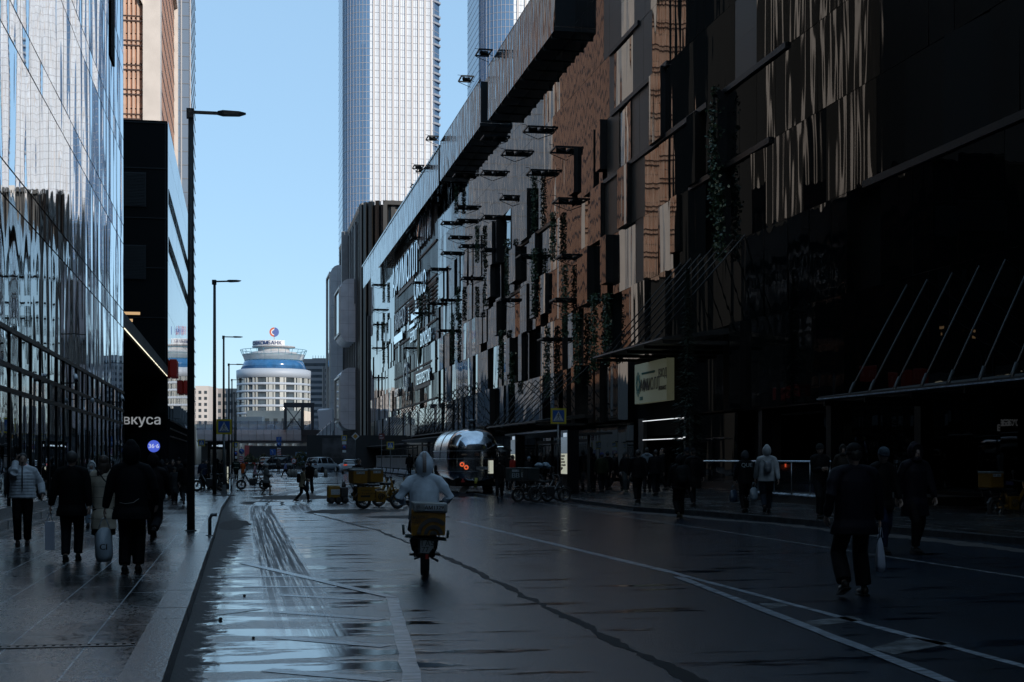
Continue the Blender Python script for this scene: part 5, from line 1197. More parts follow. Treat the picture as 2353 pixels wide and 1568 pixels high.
x, y = gp(1266, 1155); t = thing('pale_sack', 'small pale blue crumpled sack lying on the rightmost dark bike box', 'sack', (x-.3, y, 1.3)); b = MB(); r = random.Random(1); [b.ell((r.uniform(-.2, .2), r.uniform(-.1, .1), .08+r.uniform(-.04, .06)), .13, .1, .08) for _ in range(7)]; b.build('cloth', mat('pale_blue', (.25, .31, .36), .6, bump=(12, .8)), t)
ebike('black electric bike standing on the road beyond the left kerb', gpz(582, 1126), R(84), 'dark', None, None, None, False, 'electric bike', 'electric_bike', 'parked delivery bikes')
ebike('dark delivery bike parked on the left pavement behind the second lamp post', (gp(484, 1130, .13))+(.13,), R(80), 'dark', 'dull yellow box on the bike behind the second lamp post' if 0 else None, None, None, False)
# ---- ridden bike in the middle of the road ----
RX, RY = gp(976, 1326)
t = thing('ridden_bike', 'dark electric bike being ridden away down the middle of the road', 'electric bike', (RX, RY, 0), R(-8))
wheel(t, .70, .28, .06); wheel(t, .06, .28, .06)
b = MB(); b.tube([(0, .06, .28), (0, .2, .42), (0, .40, .8), (0, .42, 1.02)], .04, 8); b.tube([(0, .70, .28), (0, .44, .98)], .035, 8); b.tube([(-.08, .06, .28), (-.08, .0, .72)], .022, 6); b.tube([(.08, .06, .28), (.08, .0, .72)], .022, 6); b.build('frame', DYD, t)
b = MB(); b.tube([(-.31, .30, 1.06), (0, .44, 1.02), (.31, .30, 1.06)], .018, 8); b.build('handlebar', DYD, t)
b = MB(); b.box(-.11, .11, -.02, .32, .68, .78); b.bevel(.03); b.build('seat', DYD, t)
b = MB(); b.tube([(-.26, -.2, .58), (.30, -.2, .53), (.30, .0, .54), (-.26, .0, .59), (-.26, -.2, .58)], .018, 6); b.tube([(-.15, -.21, .58), (-.15, -.21, .68), (-.1, -.21, .70), (.16, -.21, .68), (.2, -.21, .66), (.2, -.21, .55)], .012, 5); b.tube([(-.05, 0, .56), (0, .12, .70)], .02, 5); b.tube([(-.29, -.1, .6), (-.3, -.1, .74)], .02, 5); b.tube([(.32, -.1, .55), (.33, -.1, .66)], .02, 5); b.build('rear_rack', mat('rack_green', (.02, .06, .055), .4), t)
b = MB(); b.v([(-.06, -.27, .54), (.13, -.27, .52), (.13, -.27, .44), (.06, -.27, .35), (-.06, -.27, .36)], [(0, 1, 2, 3, 4)]); pl = b.build('number_plate', mat('plate_pale', (.30, .31, .30), .5), t)
text('ТА5', .11, (.035, -.276, .485), (1, 0, 0), SBLK, 'plate_lettering', pl, .003, 1.05); text('77', .1, (.01, -.276, .40), (1, 0, 0), SBLK, 'plate_lettering', pl, .003)
b = MB(); b.tube([(.03, -.15, .60), (.03, -.25, .38)], .02, 6); b.loft([[(s*.085, y, z) for s in (-1, 1)]+[(s*.085, y, z+.015) for s in (1, -1)] for y, z in ((-.25, .34), (-.18, .50), (-.02, .60), (.2, .58))]); b.build('mudguard', DYD, t)
MB().box(.015, .055, -.285, -.262, .27, .335).build('tail_light', RED, t)
b = MB(); b.tube([(-.15, .22, .30), (.15, .22, .30)], .015, 6); [b.box(s*.17-.05, s*.17+.05, .16, .28, .29, .32) for s in (-1, 1)]; b.tube([(.08, .06, .28), (.19, .02, .22)], .018, 5); b.tube([(-.06, .06, .28), (-.15, .05, .25)], .016, 5); b.build('pedals', DYD, t)
q = thing('courier_box', 'big yellow courier box with pale lid behind the rider on the ridden bike', 'delivery box', (RX+.025, RY-.12, .60), R(-6))
b = MB(); b.loft([[(x0, y0, z), (x1, y0, z), (x1, y1, z), (x0, y1, z)] for z, x0, x1, y0, y1 in ((0, -.225, .235, -.20, .18), (.12, -.235, .24, -.205, .19), (.36, -.225, .25, -.2, .2))], smooth=False); b.build('bag', mat('courier_yellow', (.30, .135, .008), .5, bump=(5, .6, (1, 1, 1), .03), var=(4, .2)), q)
b = MB(); b.loft([[(-.20, -.225, .33), (.27, -.225, .31), (.28, .21, .31), (-.22, .21, .33)], [(-.205, -.23, .465), (.27, -.23, .445), (.28, .21, .445), (-.24, .21, .465)]], smooth=False); b.bevel(.018); b.build('lid', mat('courier_lid', (.36, .35, .33), .45, bump=(9, .4)), q)
MB().box(-.045, .215, -.245, -.232, .345, .425).build('number_label', WHT, q); text('АМ1329', .072, (.085, -.25, .385), (1, 0, 0), SBLK, 'label_lettering', q, .003, 1.02, .002)
b = MB(); b.tube([(-.135+.022*math.cos(a), -.238, .405+.022*math.sin(a)) for a in [i*.5 for i in range(-2, 10)]]+[(-.135, -.238, .375)], .004, 4); b.ell((-.133, -.238, .405), .007, .004, .007); b.box(-.165, -.095, -.236, -.233, .358, .362); b.box(-.155, -.11, -.236, -.233, .347, .350); b.build('lid_emblem', SBLK, q)
text('Яндекс', .078, (-.125, -.222, .262), (1, 0, 0), SBLK, 'front_lettering', q, .003, 1, .001); text('Еда', .078, (-.165, -.222, .200), (1, 0, 0), SBLK, 'front_lettering', q, .003, 1, .001)
b = MB(); SLA = mat('ring_grey', (.022, .028, .032), .5)
for r_, w_, a0, a1 in ((.20, .028, -8, 180), (.105, .026, 0, 182), (.03, .022, 0, 360)):
    n = 30; c0 = (.075, .012)
    for k in range(n):
        aa, ab = R(a0+(a1-a0)*k/n), R(a0+(a1-a0)*(k+1)/n)
        pts = [(c0[0]+math.cos(a)*rr_, c0[1]+math.sin(a)*rr_) for a, rr_ in ((aa, r_-w_), (aa, r_+w_), (ab, r_+w_), (ab, r_-w_))]
        if all(-.22 < p[0] < .245 and p[1] > .0 for p in pts): b.v([(p[0], -.219, p[1]+.005) for p in pts], [(0, 1, 2, 3)])
b.build('spiral_emblem', SLA, q, fix=False)
# ================= people =================
SKIN = mat('skin', (.45, .29, .22), .55, bump=(40, .15, (1, 1, 1), .003)); FEAT = mat('eyes_and_lips', (.06, .03, .03), .5)
HAIRS = {'dark': mat('hair_dark', (.012, .010, .009), .6, bump=(60, .6, (1, 1, .2), .01)), 'brown': mat('hair_brown', (.035, .020, .012), .6, bump=(60, .6, (1, 1, .2), .01)), 'grey': mat('hair_grey', (.05, .045, .04), .6, bump=(60, .5, (1, 1, .2), .01)), 'fair': mat('hair_fair', (.16, .11, .07), .6, bump=(60, .6, (1, 1, .2), .01))}
def cloth(c, r=.75, k=7, s=.5):
    n = 'cloth_%02x%02x%02x' % tuple(int(min(1, v)**.45*255) for v in c); return mat(n, c, r, bump=(k, s, (1, 1, .7), .03), var=(5, .22), spec=.12)
def remesh(b, vox):
    m = b.me('tmp'); o = bpy.data.objects.new('tmp', m); COL.objects.link(o)
    r = o.modifiers.new('r', 'REMESH'); r.mode = 'VOXEL'; r.voxel_size = vox; r.use_smooth_shade = True
    q = o.modifiers.new('s', 'SMOOTH'); q.factor = .5; q.iterations = 2
    dg = bpy.context.evaluated_depsgraph_get(); n = bpy.data.meshes.new_from_object(o.evaluated_get(dg))
    bpy.data.objects.remove(o); bpy.data.meshes.remove(m); return n
def ik(a, c, l1, l2, bend):
    a, c = Vector(a), Vector(c); d = c-a; L_ = min(d.length, (l1+l2)*.999); d.normalize(); c = a+d*L_
    x = (l1*l1-l2*l2+L_*L_)/(2*L_); h = math.sqrt(max(0, l1*l1-x*x)); bd = Vector(bend); bd = (bd-d*bd.dot(d)).normalized()
    return a+d*x+bd*h, c
def ering(c, rx, ry, n=16, tw=0): return [(c[0]+rx*math.cos(2*math.pi*i/n)*math.cos(tw)-ry*math.sin(2*math.pi*i/n)*math.sin(tw), c[1]+rx*math.cos(2*math.pi*i/n)*math.sin(tw)+ry*math.sin(2*math.pi*i/n)*math.cos(tw), c[2]) for i in range(n)]
def hand(b, wr, dr, inn, s=1):
    wr, dr, inn = Vector(wr), Vector(dr).normalized(), Vector(inn); inn = (inn-dr*inn.dot(dr)).normalized(); ac = dr.cross(inn).normalized()   # ac: across the palm
    pc = wr+dr*.05; M = Matrix((ac, inn, dr)).transposed(); b.ell(pc, .042, .016, .055, 8, 6, rot=M)
    for i, (o, l) in enumerate(((-.031, .062), (-.011, .074), (.011, .078), (.030, .070))):
        p = wr+dr*.088+ac*o; q = p+dr*l*.5+inn*.012; e = q+dr*l*.28+inn*l*.42; b.tube([p-dr*.02, q, e], [.0095, .0088, .0065], 6)
    p = wr+dr*.03+ac*.036*s; b.tube([p, p+ac*.02*s+dr*.028+inn*.01, p+ac*.022*s+dr*.055+inn*.024], [.0105, .0095, .007], 6)
def person(label, px=None, feet=None, head=None, rz=0, z0=0., top=(.01, .01, .012), legs=(.008, .008, .01), shoes=(.008, .008, .008), hem=.82, stride=.3, lift=.0, lead=1, pose=None, hair='dark', hat=None, hood=None, long=False, wide=1., puff=False,
           skirt=None, lean=0., vox=None, loc=None, h=None, grp='people walking and standing in the street', bare=False, loose=0., headturn=0., nod=0., seat=None, scarf=None, stripes=None, tw=0., spread=.082, hs=1.):
    if loc is None:
        loc = gp(px, feet, z0) + (z0,); d = (CH-z0)*FPX/(feet-HZ); h = (feet-head)*d/FPX
    sc_ = h/1.77; hp_ = h*FPX/max(8, (Vector(loc).length)); vox = vox or (.015 if hp_ > 230 else (.02 if hp_ > 110 else .028)); pose = pose or {}
    t = thing('person', label, 'person', loc, rz, grp); S = Matrix.Diagonal((sc_, sc_, sc_, 1))
    hipz = .93 - (stride*stride)*.12; LY = Vector((0, math.sin(lean), 0)); sh = lambda z: lean*(z-hipz)            # forward lean
    # legs
    J = {}
    for sd_ in (-1, 1):
        hp = Vector((sd_*.09, 0, hipz)); fwd = stride/2*(1 if sd_*lead > 0 else -1)
        an = Vector((sd_*spread, fwd, .09 + (0 if fwd >= 0 else lift)))
        if seat: hp = Vector(seat['hip'])+Vector((sd_*.09, 0, 0)); an = Vector((sd_*seat['foot'][0], seat['foot'][1], seat['foot'][2]))
        kn, an = ik(hp, an, .44, .43, (sd_*.05 if not seat else sd_*seat.get('knee', .3), 1, 0.05)); J[sd_] = (hp, kn, an)
    if seat: hipz = seat['hip'][2]
    hy = seat['hip'][1] if seat else 0.
    def T_(z): return Vector((0, hy+sh(hipz+z), hipz+z))                 # spine point z above hips
    arms = {}
    for sd_ in (-1, 1):
        s_ = T_(.51)+Vector((sd_*.185*wide, 0, 0)); key = 'L' if sd_ < 0 else 'R'
        if key in pose: hd = Vector(pose[key])+(Vector((0, hy, hipz-.93)) if not seat else Vector((0, 0, 0)))
        else: hd = s_+Vector((sd_*.07, -sd_*lead*stride*.42+.03, -.55))
        el, hd = ik(s_, hd, .29, .265, pose.get(key+'b', (sd_*.35, -1, -.15))); arms[sd_] = (s_, el, hd)
    hc = T_(.705)+Vector((0, .015+nod*.05, -nod*.015)); HR = Matrix.Rotation(headturn, 3, 'Z') @ Matrix.Rotation(-nod*.5, 3, 'X')
    HP = lambda x, y, z: hc+HR @ Vector((x, y, z))
    # body
    b = MB()
    b.loft([ering(T_(z), rx, ry) for z, rx, ry in ((-.06, .13, .09), (.04, .15, .10), (.16, .13, .09), (.32, .15, .10), (.45, .165, .09), (.52, .12, .07), (.57, .055, .055))])
    b.tube([T_(.5), hc-Vector((0, .01, .07))], .05, 10); b.ell(hc, .076, .094, .116, 14, 10, rot=HR); b.ell(HP(0, .028, -.062), .055, .062, .055, 10, 8, rot=HR)
    for sd_ in (-1, 1):
        hp, kn, an = J[sd_]; b.tube([hp, (hp+kn)/2, kn, kn*.6+an*.4, an], [.08, .07, .052, .052, .036], 10); s_, el, hd = arms[sd_]; b.tube([s_, el, hd], [.05, .04, .028], 8)
        b.ell(an+Vector((0, .06, -.055)), .038, .11, .032)
    m = remesh(b, vox); bb = MB(); bb.add(m); bb.loft([[HP(x*w_, y, z) for x in (-1, 1)]+[HP(x*w_*.6, y+dy, z) for x in (1, -1)] for y, dy, z, w_ in ((.085, .006, .02, .007), (.09, .022, -.012, .012), (.085, .006, -.022, .012))])
    for sd_ in (-1, 1):
        bb.ell(HP(sd_*.077, -.008, -.005), .012, .022, .032, 8, 6); s_, el, hd = arms[sd_]; fo = (hd-el).normalized()
        hand(bb, hd-fo*.01, pose.get(('L' if sd_ < 0 else 'R')+'d', fo), pose.get(('L' if sd_ < 0 else 'R')+'n', Vector((-sd_, .2, 0))), -sd_)
    k = len(bb.bm.faces)
    for sd_ in (-1, 1): bb.ell(HP(sd_*.031, .084, .008), .013, .008, .006, 8, 5); bb.obox(HP(sd_*.032, .088, .030), HR @ Vector((.016, 0, 0)), HR @ Vector((0, .004, 0)), HR @ Vector((0, 0, .003)))
    bb.ell(HP(0, .087, -.055), .023, .006, .006, 8, 5); bb.bm.faces.ensure_lookup_table()
    for f in bb.bm.faces[k:]: f.material_index = 1
    bb.xf(S); bb.build('body', [SKIN, FEAT], t, smooth=True)
    # trousers / skirt
    lo_ = loose; b = MB(); b.loft([ering(T_(z), rx, ry) for z, rx, ry in ((-.10, .14, .11), (.0, .165, .12), (.10, .16, .115))])
    if not bare:
        for sd_ in (-1, 1): hp, kn, an = J[sd_]; e_ = an+(kn-an)*.07; b.tube([hp, (hp*.5+kn*.5), kn, kn*.5+e_*.5, e_], [.108, .100, .082+lo_*.5, .076+lo_, .070+lo_], 12)
    b = remesh(b, vox) ; q = MB(); q.add(b); q.xf(S); q.build('trousers' if not bare else 'underlayer', cloth(legs), t, smooth=True)
    if skirt:
        kz = (J[1][1]+J[-1][1])/2; b = MB(); b.loft([ering(T_(.06), .17, .125), ering(Vector((0, hy, hipz-.15)), .19, .16), ering(Vector((0, kz.y*.5, skirt[0])), .20, .15+stride*.3)]); b = remesh(b, vox); q = MB(); q.add(b); q.xf(S); q.build('skirt', cloth(skirt[1]), t, smooth=True)
    if bare:
        for sd_ in (-1, 1): hp, kn, an = J[sd_]; q = MB(); q.tube([kn*.9+hp*.1, kn*.5+an*.5, an], [.055, .058, .045], 10); q.xf(S); q.build('boot_shaft', cloth(shoes, .5), t, smooth=True)
    # jacket or coat
    b = MB(); A = .022+(.028 if puff else 0); rr = []; zt_ = .50
    top_z = T_(.53); nz = 5 if not puff else 26; z_lo = hem-hipz
    for i in range(nz*2 if puff else 9):
        f = i/((nz*2 if puff else 9)-1); z = z_lo+(.50-z_lo)*f
        w0 = .19+(-.02*math.sin(max(0, min(1, f))*3.1)) + (.02 if z < -.1 else 0); dp_ = .135+(.03 if z < -.1 else 0) + stride*.16*max(0, -z)*1.4
        if z > .38: w0 -= (z-.38)*.35; dp_ -= (z-.38)*.35
        bump_ = .013*abs(math.sin(f*math.pi*9)) if puff else 0
        c = T_(z) if z > -.05 else Vector((0, hy+sh(hipz)*0, hipz+z)); rr.append(ering(c, (w0+A*.6)*wide+bump_, dp_+A*.5+bump_, 18, tw))
    rr += [ering(T_(.545), .095, .085, 18), ering(T_(.585), .075, .075, 18)]; b.loft(rr)
    for sd_ in (-1, 1):
        s_, el, hd = arms[sd_]; s2 = s_+Vector((-sd_*.03, 0, -.01))
        if puff: n = 9; pts = [s2+(el-s2)*i/n for i in range(n)]+[el+(hd-el)*i/n for i in range(n+1)]; b.tube(pts, [.088-.0016*i+.007*(i % 2) for i in range(len(pts))], 12)
        else: b.tube([s2, s_*.5+el*.5, el, el*.4+hd*.6, hd], [.080+A*.2, .074+A*.2, .064+A*.2, .058+A*.2, .048], 12)
        b.ell(s2, .082+A*.2, .078, .078); b.tube([T_(.54), T_(.53)*.45+s2*.55+Vector((0, 0, .012)), s2], [.075, .082, .08], 10)
    m = remesh(b, vox*.9); q = MB(); q.add(m); q.xf(S); jk = q.build('jacket' if hem > .75 else 'coat', cloth(top, .7 if not puff else .5), t, smooth=True)
    if stripes:
        for z in stripes[1]:
            if z > hipz-.1: q = MB(); q.loft([ering(T_(z-hipz), .205*wide, .16, 20), ering(T_(z-hipz+.04), .205*wide, .16, 20)], cap=False); q.xf(S); q.build('reflective_band', cloth(stripes[0]), jk)
            else:
                for sd_ in (-1, 1): hp, kn, an = J[sd_]; c = kn+(an-kn)*.25; q = MB(); q.tube([c, c+(an-kn).normalized()*.045], .076, 12); q.xf(S); q.build('reflective_band', cloth(stripes[0]), jk)
    # shoes
    for sd_ in (-1, 1):
        hp, kn, an = J[sd_]; back = lift if an.y < 0 and not seat else 0; tlt = Matrix.Rotation(-min(1.0, back*4.5), 3, 'X'); q = MB()
        q.ell(an+tlt @ Vector((0, .055, -.048)), .048, .135, .042, 12, 8, rot=tlt); q.ell(an+tlt @ Vector((0, -.015, -.03)), .045, .06, .06, 10, 7, rot=tlt); q.obox(an+tlt @ Vector((0, .05, -.078)), tlt @ Vector((.043, 0, 0)), tlt @ Vector((0, .125, 0)), tlt @ Vector((0, 0, .011))); q.xf(S)
        q.build('shoe', cloth(shoes, .5), t, smooth=True)
    # head cover
    if hood:
        q = MB(); q.ell(HP(0, -.032*hs, .015), .112*hs, .118*hs, .150*hs, 16, 12, rot=HR); q.ell(HP(0, -.04*hs, .085*hs), .075*hs, .085*hs, .10*hs, 14, 10, rot=HR)
        for i in range(1, 6): q.ell(HP(0, .004*i, -.115), .10*hs, .10, .06)
        k_ = [HP(.098*math.cos(a), .062+.01*math.sin(a), .005+.128*math.sin(a)) for a in [2*math.pi*i/16 for i in range(17)]]; q.tube(k_, .017, 6)
        q.xf(S); m = q.me('x'); q = MB(); q.add(m); q.build('hood', cloth(hood), t, smooth=True)
    elif hat:
        q = MB(); q.ell(HP(0, -.010, .055), .093, .108, .098, 14, 10, rot=HR); q.loft([[HP(.094*math.cos(a), -.008+.108*math.sin(a), z) for a in [2*math.pi*i/16 for i in range(16)]] for z in (.01, .052)]); q.xf(S); q.build('hat', cloth(hat, .9, 30, .6), t, smooth=True)
    if not hood:
        q = MB(); q.ell(HP(0, -.022, .030), .088, .100, .106, 14, 10, rot=HR)
        if long: q.ell(HP(0, -.05, -.08), .105, .075, .15, 14, 10); [q.ell(HP(.07*math.cos(a), -.06+.03*math.sin(a*2), -.16-.03*math.sin(a*3)), .05, .04, .09) for a in (0.3, 1.2, 2.0, 2.9)]
        q.xf(S); q.build('hair', HAIRS[hair], t, smooth=True)
    if scarf: q = MB(); q.loft([ering(T_(.53), .11, .11), ering(T_(.57), .118, .122), ering(T_(.62), .095, .10)]); q.xf(S); q.build('scarf', cloth(scarf, .9, 20), t, smooth=True)
    t['_a'] = 1; del t['_a']
    R3 = Matrix.Rotation(rz, 4, 'Z'); M = Matrix.Translation(Vector(loc)) @ R3 @ S
    return t, (lambda p: M @ Vector(p)), arms, T_, M
def carry(name, label, cat, at, rz, grp=None): return thing(name, label, cat, tuple(at), rz, grp)
def bag(label, at, rz, wd, ht, m, bulge=.05, txt=None, paper=False):
    """bag hanging below the point `at`"""
    t = carry('carrier_bag', label, 'bag', at, rz, 'bags carried by walkers'); b = MB(); H_ = .13
    if paper: b.loft([[(-wd/2, -bulge, z), (wd/2, -bulge, z), (wd/2, bulge, z), (-wd/2, bulge, z)] for z in (-H_-ht, -H_-ht*.5, -H_)], smooth=False)
    else: b.loft([ering((rnd.uniform(-.01, .01), 0, -H_-ht*f), wd/2*w_, bulge*k, 14) for f, w_, k in ((0, .35, .15), (.07, .7, .35), (.18, .88, .7), (.5, 1, 1.2), (.8, 1.03, 1.5), (.96, .85, 1.2), (1, .4, .6))])
    b.build('sack', m, t, smooth=not paper)
    b = MB()
    for s in (-1, 1): b.tube([(-wd*.3, s*bulge*.4, -H_), (-wd*.1, s*.01, -.01), (0, 0, 0), (wd*.1, s*.01, -.01), (wd*.3, s*bulge*.4, -H_)], .006, 5)
    b.build('handles', m, t)
    if txt: text(txt, .11, (0, -bulge*1.6-.01, -H_-ht*.55), (1, 0, 0), SBLK, 'lettering', t, .002, 1, .003)
    return t
def pack(label, M, T_, m, s=1.0, off=.20, rz=0, strap=True):
    p = M @ (T_(.30)+Vector((0, -off, 0))); t = carry('backpack', label, 'backpack', p, rz, 'backpacks worn by walkers')
    b = MB(); b.loft([ering((0, 0, z*s), w_*s, dp*s, 16) for z, w_, dp in ((-.22, .08, .05), (-.19, .13, .08), (0, .15, .09), (.14, .14, .085), (.21, .10, .06), (.23, .04, .03))]); b.build('pack', m, t, smooth=True)
    b = MB(); b.loft([ering((0, -.07*s, z*s), w_*s, .035*s, 12) for z, w_ in ((-.17, .05), (-.14, .10), (-.02, .10), (.0, .06))]); b.build('front_pocket', m, t, smooth=True)
    b = MB()
    for sx in (-1, 1): b.tube([(sx*.07*s, .07*s, .18*s), (sx*.11, .10+.02, .26*s), (sx*.12, off+.10, .22), (sx*.13, off+.14, .05), (sx*.12, off*.8, -.14)], .014, 6)
    b.build('straps', m, t); return t
BK1, BK2, BK3 = (.0022, .0022, .003), (.004, .0045, .006), (.008, .009, .011)
PI = math.pi
HOLD = lambda sd_, x=.0, y=.1: {('L' if sd_ < 0 else 'R'): (sd_*(.27+x), y, .86)}
# ---- left pavement, near ----
P = .135
t, W, A, TT, M = person('man in white quilted jacket on the left holding a phone to his ear', 52, 1254, 1040, PI+.1, P, top=(.62, .62, .64), legs=BK1, shoes=(.03, .02, .018), hem=.90, puff=True, wide=1.12, stride=.22, hair='dark',
    pose={'R': (.12, .12, 1.60), 'Rb': (.35, -.1, -1), 'Rd': (-.2, -.15, 1), 'L': (-.36, .12, .98)}, headturn=.15, vox=.013)
q = MB(); q.obox((0, 0, 0), (.006, 0, 0), (0, .036, .006), (0, -.01, .072)); q.build('phone', DYD, None, 'dark phone held to the ear of the man in the white jacket', 'phone').location = W((.10, .10, 1.66))
q = MB(); q.box(-.01, .01, -.006, .006, 0, .52); o = q.build('zip', cloth(BK1), t); o.location = (0, .19, .95); o.rotation_euler = (R(-3), 0, 0)
q = MB(); q.tube([(0, 0, 0), (.07, .03, -.025)], .006, 6); q.build('cigarette', WHT, None, 'white cigarette between the fingers of the man in the white jacket', 'cigarette').location = W((-.37, .20, .86))
t, W, A, TT, M = person('man in long black coat seen from behind, carrying a narrow white paper bag', 165, 1290, 1035, .0, P, top=BK1, legs=(.009, .010, .012), hem=.72, stride=.26, hair='grey', wide=1.1, pose={'L': (-.33, .02, .86)}, vox=.015)
bag('narrow white paper bag hanging from the hand of the man in the black coat', W((-.34, .03, .77)), .1, .14, .42, mat('bag_white', (.60, .58, .64), .45, bump=(7, .4)), .05, paper=True)
t, W, A, TT, M = person('woman with loose dark hair in a pale checked coat walking away', 238, 1287, 1045, .1, P, top=(.60, .49, .37), legs=(.02, .013, .01), shoes=(.012, .01, .01), hem=.52, stride=.18, hair='brown', long=True, bare=True, skirt=(.42, BK2), wide=.95)
q = MB()
for z in (.62, .78, .94, 1.10, 1.26): q.loft([ering((0, 0, z), .215+(.012 if z < .9 else 0), .168+(.02 if z < .9 else 0), 20), ering((0, 0, z+.012), .215+(.012 if z < .9 else 0), .168+(.02 if z < .9 else 0), 20)], cap=False)
q.build('check_lines', mat('check_brown', (.33, .26, .20), .8), t); q = MB(); q.tube([(-.12, -.13, 1.40), (.0, -.19, 1.22), (.16, -.15, 1.05)], .012, 6); q.build('bag_strap', cloth(BK1), t)
t, W, A, TT, M = person('broad person in black hooded jacket nearest the viewer on the left pavement, walking away', 302, 1317, 1022, -.05, P, top=BK2, legs=BK1, hem=.74, stride=.14, hood=BK2, wide=1.2, loose=.012, hs=1.15, pose={'L': (-.36, .02, .87), 'R': (.32, .15, .95)}, vox=.015)
q = MB(); q.tube([(-.13, -.192, .95), (-.05, -.205, .935), (.05, -.20, .95), (.12, -.185, 1.0)], .004, 5); q.build('hem_cord', mat('pale_cord', (.35, .33, .3), .6), t)
bag('bulging pale plastic carrier bag held by the broad hooded person', W((-.37, .03, .76)), .05, .23, .46, mat('bag_plastic', (.42, .46, .50), .25, bump=(6, .9, (1, 1, .5), .04)), .10, txt='CI')
t, W, A, TT, M = person('person in dark hood striding away with rear foot lifted', 352, 1243, 1038, -.12, P, top=(.008, .006, .007), legs=BK3, hem=.82, stride=.72, lift=.16, lead=-1, hood=(.012, .008, .009), wide=1.12, vox=.016, loose=.015)
person('person in pale hood and light jeans walking towards the viewer between the coats', 211, 1212, 1061, PI, P, top=(.3, .3, .31), legs=(.3, .36, .42), hood=(.6, .58, .57), hem=.88, stride=.3)
# clear wrapped bouquet
x, y = gd(268, 27.5); t = thing('wrapped_bouquet', 'bouquet in clear crinkled film with pale ribbon above the checked coat', 'bouquet', (x, y, 1.50))
b = MB(); r = random.Random(2)
for k in range(26): a = r.uniform(0, 6.28); b.v([(0, 0, -.02), (math.cos(a)*.05, math.sin(a)*.05, .10), (math.cos(a+.5)*.09, math.sin(a+.5)*.09, .15+r.random()*.05), (math.cos(a+.3)*.03, math.sin(a+.3)*.03, .07)], [(0, 1, 2, 3)])
b.lathe([(.10, -.22), (.075, -.08), (.02, 0)], n=14); b.build('film', mat('film', (.45, .48, .52), .12, bump=(18, .8)), t, fix=False); b = MB(); [b.ell((s*.05, -.03, .0), .05, .012, .022) for s in (-1, 1)]; b.build('ribbon', mat('ribbon', (.42, .40, .42), .4), t)
# ---- left pavement, middle distance ----
F = dict
def crowd(rows):
    for lab, px, feet, head, rz, z0, kw in rows: person(lab, px, feet, head, rz, z0, **kw)
crowd([
 ('child in long dark padded coat walking towards the viewer on the left pavement', 401, 1158, 1073, PI, P, F(top=(.035, .035, .035), hem=.5, hair='brown', hat=(.05, .045, .04))),
 ('person in black jacket and grey trousers walking away just left of the nearest lamp', 427, 1161, 1058, .05, P, F(top=BK1, legs=(.05, .046, .045), hood=BK1, wide=1.15, stride=.3, lift=.05)),
 ('person in dark cap behind the child, left of the nearest lamp', 411, 1150, 1052, PI-.4, P, F(top=BK3, hat=BK1)),
 ('bareheaded person behind the child, facing the viewer', 397, 1146, 1056, PI, P, F(top=BK3, hair='brown')),
 ('person in grey hood on the left pavement beyond the striding one', 372, 1149, 1058, .2, P, F(top=BK3, hood=(.03, .032, .034))),
 ('person in black beanie beyond the striding one', 383, 1143, 1055, .0, P, F(top=BK2, hat=BK1)),
 ('person in dark blue jacket just right of the nearest lamp', 466, 1124, 1056, .2, P, F(top=(.02, .03, .06), hair='dark')),
 ('person in black coat between the nearest and the second lamp', 474, 1120, 1057, PI, P, F(top=BK2, hem=.6)),
 ('person in dark red jacket behind the third lamp post', 510, 1119, 1057, -.8, P, F(top=(.07, .012, .01), hat=BK1)),
 ('bulky person in black jacket beside the lit narrow screen on the left', 500, 1123, 1055, .1, P, F(top=BK2, wide=1.2, hood=BK2)),
 ('man in dark green work jacket with pale reflective bands walking away', 543, 1103, 1054, 0, 0, F(top=(.015, .028, .022), legs=BK3, hat=BK1, wide=1.25, stripes=((.35, .34, .28), (1.35, 1.0, .5)), stride=.3, lift=.04)),
 ('person in long orange coat beside the striped marker', 558, 1097, 1060, .3, 0, F(top=(.50, .09, .02), legs=(.3, .28, .26), hat=(.16, .18, .3), hem=.42, puff=False)),
 ('child in pink coat with red hat beyond the electric bike', 586, 1107, 1065, PI/2, 0, F(top=(.42, .25, .27), legs=BK2, hat=(.3, .03, .03), hem=.72)),
 ('person in black running past the barrier boom', 597, 1091, 1057, -PI/2, 0, F(top=BK2, legs=(.03, .04, .06), stride=.7)),
 ('person in grey brown jacket walking in the middle of the far road', 640, 1087.5, 1054, PI, 0, F(top=(.055, .048, .045), hat=(.06, .05, .05))),
 ('person in lilac jacket stepping left by the three bollards', 656, 1097, 1059, PI/2+.5, 0, F(top=(.20, .22, .38), legs=BK2, shoes=(.4, .38, .35), stride=.8, lift=.05)),
 ('person in ochre jacket standing by the grey panel fence', 879, 1081, 1047.5, PI, P, F(top=(.14, .075, .03), legs=(.05, .06, .08))),
 ('hooded person in long black coat walking along the right pavement, left of the trailer', 941, 1092, 1043, PI, P, F(top=BK1, hood=BK1, hem=.6, wide=1.2)),
 ('person in black jacket with folded hands, left of the silver trailer', 958, 1090, 1045, PI, P, F(top=BK1, hat=BK1, pose={'R': (.08, .26, 1.12), 'L': (-.08, .26, 1.12)})),
 ('person in black half hidden behind the rider hood', 974, 1092, 1044, .3, P, F(top=BK1)),
 ('person in dark cap half hidden to the right of the rider', 1005, 1127, 1059, -.8, 0, F(top=BK2, hat=(.02, .022, .025))),
])
t, W, A, TT, M = person('woman in grey padded coat with white cap and pale boots crossing to the right', 612, 1137.5, 1064.5, -PI/2, 0, top=(.16, .155, .145), legs=BK1, shoes=(.42, .33, .26), hat=(.6, .57, .54), hem=.66, stride=.42, puff=True, bare=True, skirt=(.42, BK1), pose={'R': (.1, .28, 1.08), 'L': (-.08, .26, 1.10)}, vox=.02)
